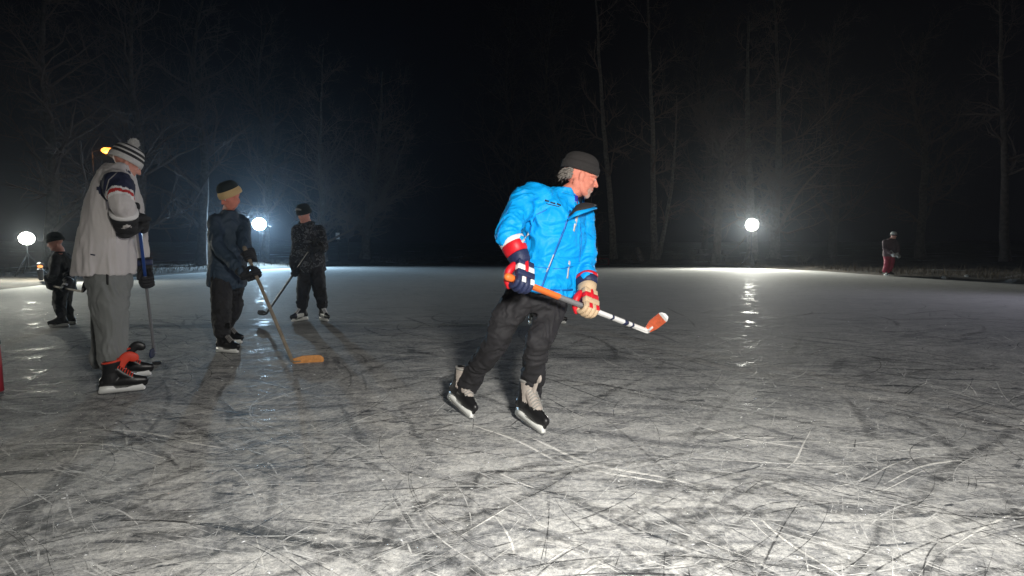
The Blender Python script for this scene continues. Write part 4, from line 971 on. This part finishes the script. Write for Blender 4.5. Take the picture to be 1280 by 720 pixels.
# =================================================================== LAMPS
def point(loc, energy, col, r=.08, name='lamp_light'):
    l = bpy.data.lights.new(name, 'POINT'); l.energy = energy; l.color = col; l.shadow_soft_size = r; o = bpy.data.objects.new(name, l); COL.objects.link(o); o.location = loc; return o
def flood(p_head, label, col, estr, energy, rad=.30):
    gz = ground_z(p_head.x, p_head.y); base_ = V((p_head.x, p_head.y, gz)); r = thing('floodlight', base_, label, 'floodlight', 'floodlights on the shore')
    tgt = V((0, 5, 1.0)); f = (tgt - p_head).normalized(); u, v = frame_of(f)
    for k in range(3):
        a = k * 2.094 + .5; bm = bmesh.new(); bar(bm, V((p_head.x, p_head.y, gz + .75)), base_ + V((math.cos(a) * .5, math.sin(a) * .5, 0)), .018); link('leg', tomesh(bm), M['lampbody'], r)
    bm = bmesh.new(); bar(bm, base_ + V((0, 0, .3)), p_head - V((0, 0, rad * .9)), .022, 10); link('pole', tomesh(bm), M['lampbody'], r)
    bm = bmesh.new(); loft(bm, [(p_head + f * t, u, v, q, q) for t, q in ((-.20, .10), (-.17, rad * .6), (-.02, rad * 1.08), (.03, rad * 1.10), (.03, rad * 1.0))], 28)
    hd = link('lamp_head', tomesh(bm), M['lampbody'], r)
    bm = bmesh.new(); loft(bm, [(p_head + f * t, u, v, q, q) for t, q in ((.031, rad * .99), (.05, rad * .93), (.075, rad * .7), (.088, rad * .3), (.09, .01))], 28)
    link('lamp_glass', tomesh(bm), mat('lit_glass_%s' % estr, (.8, .8, .8), .3, emit=col, estr=estr), hd)
    l = bpy.data.lights.new('lamp_light', 'SPOT'); l.energy = energy; l.color = col; l.shadow_soft_size = .15; l.spot_size = R_(135); l.spot_blend = .8
    o = bpy.data.objects.new('lamp_light', l); COL.objects.link(o); o.location = p_head + f * .2; o.rotation_euler = (f + V((0, 0, -.25))).to_track_quat('-Z', 'Y').to_euler()
    return r
E1, E2, E3 = 1000, 6800, 4300
flood(at(33, 298, 17.0), 'floodlight shining white on the left bank, lowest of the three', (1., 1., .86), 40, E1, .20)
flood(at(324, 280, 30.0), 'floodlight shining blue white behind the two dark dressed players', (.50, .76, 1.), 41, E2, .36)
flood(at(940, 281, 28.5), 'floodlight shining white at the right shore before the tree trunks', (1., 1., .90), 42, E3, .32)
flood(V((-14.2, 8.0, 2.1)), 'floodlight on the left bank lighting the ice from the side', (1., .99, .86), 43, 800, .25)
flood(V((16.6, 8.5, 2.4)), 'floodlight on the right bank lighting the ice from the side', (.80, .78, 1.), 44, 1300, .25)
# street lamp far left
hp = at(134, 188, 42); gz = ground_z(hp.x, hp.y); r = thing('street_lamp', (hp.x - 1.2, hp.y, gz), 'tall street lamp glowing orange far beyond the striped beanie', 'street lamp')
bm = bmesh.new(); limb(bm, [V((hp.x - 1.2, hp.y, gz)), V((hp.x - 1.2, hp.y, hp.z - .6)), V((hp.x - 1.1, hp.y, hp.z - .1)), V((hp.x - .4, hp.y, hp.z + .06))], [.09, .06, .05, .04], n=10, sub=6); link('pole', tomesh(bm), M['lampbody'], r)
bm = bmesh.new(); ball(bm, hp + V((0, .1, .24)), (.56, .24, .12), None, 18); hd = link('lamp_head', tomesh(bm), M['lampbody'], r)
bm = bmesh.new(); ball(bm, hp, (.46, .22, .24), None, 18); link('lamp_glass', tomesh(bm), mat('sodium_glass', (.8, .5, .2), .3, emit=(1., .27, .035), estr=7), hd)
point(hp - V((0, .2, .4)), 70, (1., .38, .08), .15)
# small amber lantern on the left bank
lp = at(50, 333, 16.2); r = thing('lantern', (lp.x, lp.y, lp.z - .18), 'small amber lantern low on the dark left bank', 'lantern'); b_ = V((lp.x, lp.y, lp.z - .18))
bm = bmesh.new(); loft(bm, [(b_ + V((0, 0, t)), X, Y, q, q) for t, q in ((-.25, .05), (0, .08), (.06, .09), (.10, .07))], 16); link('lantern_base', tomesh(bm), M['lampbody'], r)
bm = bmesh.new(); ball(bm, b_ + V((0, 0, .18)), (.075, .06, .045), None, 14); link('lantern_glass', tomesh(bm), mat('amber_glass', (.8, .5, .2), .3, emit=(1., .33, .08), estr=1.6), r)
bm = bmesh.new(); loft(bm, [(b_ + V((0, 0, t)), X, Y, q, q) for t, q in ((.24, .10), (.27, .07), (.30, .02))], 16); link('lantern_lid', tomesh(bm), M['lampbody'], r)

# photographer's own lamp, beside the camera
l = bpy.data.lights.new('hand_lamp', 'SPOT'); l.energy = 900; l.color = (1., .965, .90); l.spot_size = R_(158); l.spot_blend = 1.; l.shadow_soft_size = .16
lo = bpy.data.objects.new('hand_lamp', l); COL.objects.link(lo); lo.location = (.62, -.25, 1.75)
lo.rotation_euler = (V((1.0, 1.7, .0)) - lo.location).to_track_quat('-Z', 'Y').to_euler()

# =================================================================== HAZE, WORLD
HAZE = .0007
if HAZE:
    bm = bmesh.new(); box(bm, (0, 20, 13), V((1, 0, 0)), V((0, 1, 0)), UPZ, 90, 90, 15)
    hm = bpy.data.materials.new('cold_haze'); hm.use_nodes = True; nt = hm.node_tree; nt.nodes.remove(nt.nodes['Principled BSDF'])
    vp = nt.nodes.new('ShaderNodeVolumePrincipled'); vp.inputs['Density'].default_value = HAZE; vp.inputs['Color'].default_value = (.80, .88, 1., 1); vp.inputs['Anisotropy'].default_value = .78
    nt.links.new(vp.outputs[0], nt.nodes['Material Output'].inputs['Volume'])
    tag(link('haze', tomesh(bm), hm, None, False), 'thin cold night haze glowing around the lamps', 'haze', kind='stuff')
w = bpy.data.worlds.new('World'); S.world = w; w.use_nodes = True; nt = w.node_tree; bg = nt.nodes['Background']
sky = nt.nodes.new('ShaderNodeTexSky'); sky.sky_type = 'NISHITA'; sky.sun_disc = False; sky.sun_elevation = R_(-4); sky.sun_rotation = R_(200)
mx = nt.nodes.new('ShaderNodeMixRGB'); mx.blend_type = 'MIX'; mx.inputs['Fac'].default_value = .92; nt.links.new(sky.outputs[0], mx.inputs['Color1']); mx.inputs['Color2'].default_value = (.07, .035, .12, 1)
nt.links.new(mx.outputs[0], bg.inputs['Color']); bg.inputs['Strength'].default_value = .0042
S.view_settings.view_transform = 'Standard'; S.view_settings.look = 'None'; S.view_settings.exposure = 0; S.view_settings.gamma = 1
S.render.engine = 'CYCLES'; S.cycles.use_denoising = True
try: S.cycles.denoiser = 'OPENIMAGEDENOISE'
except Exception: pass
S.cycles.volume_bounces = 0; S.cycles.max_bounces = 5; S.cycles.sample_clamp_indirect = 3; S.cycles.sample_clamp_direct = 40
S.cycles.transparent_max_bounces = 12; S.cycles.volume_max_steps = 64
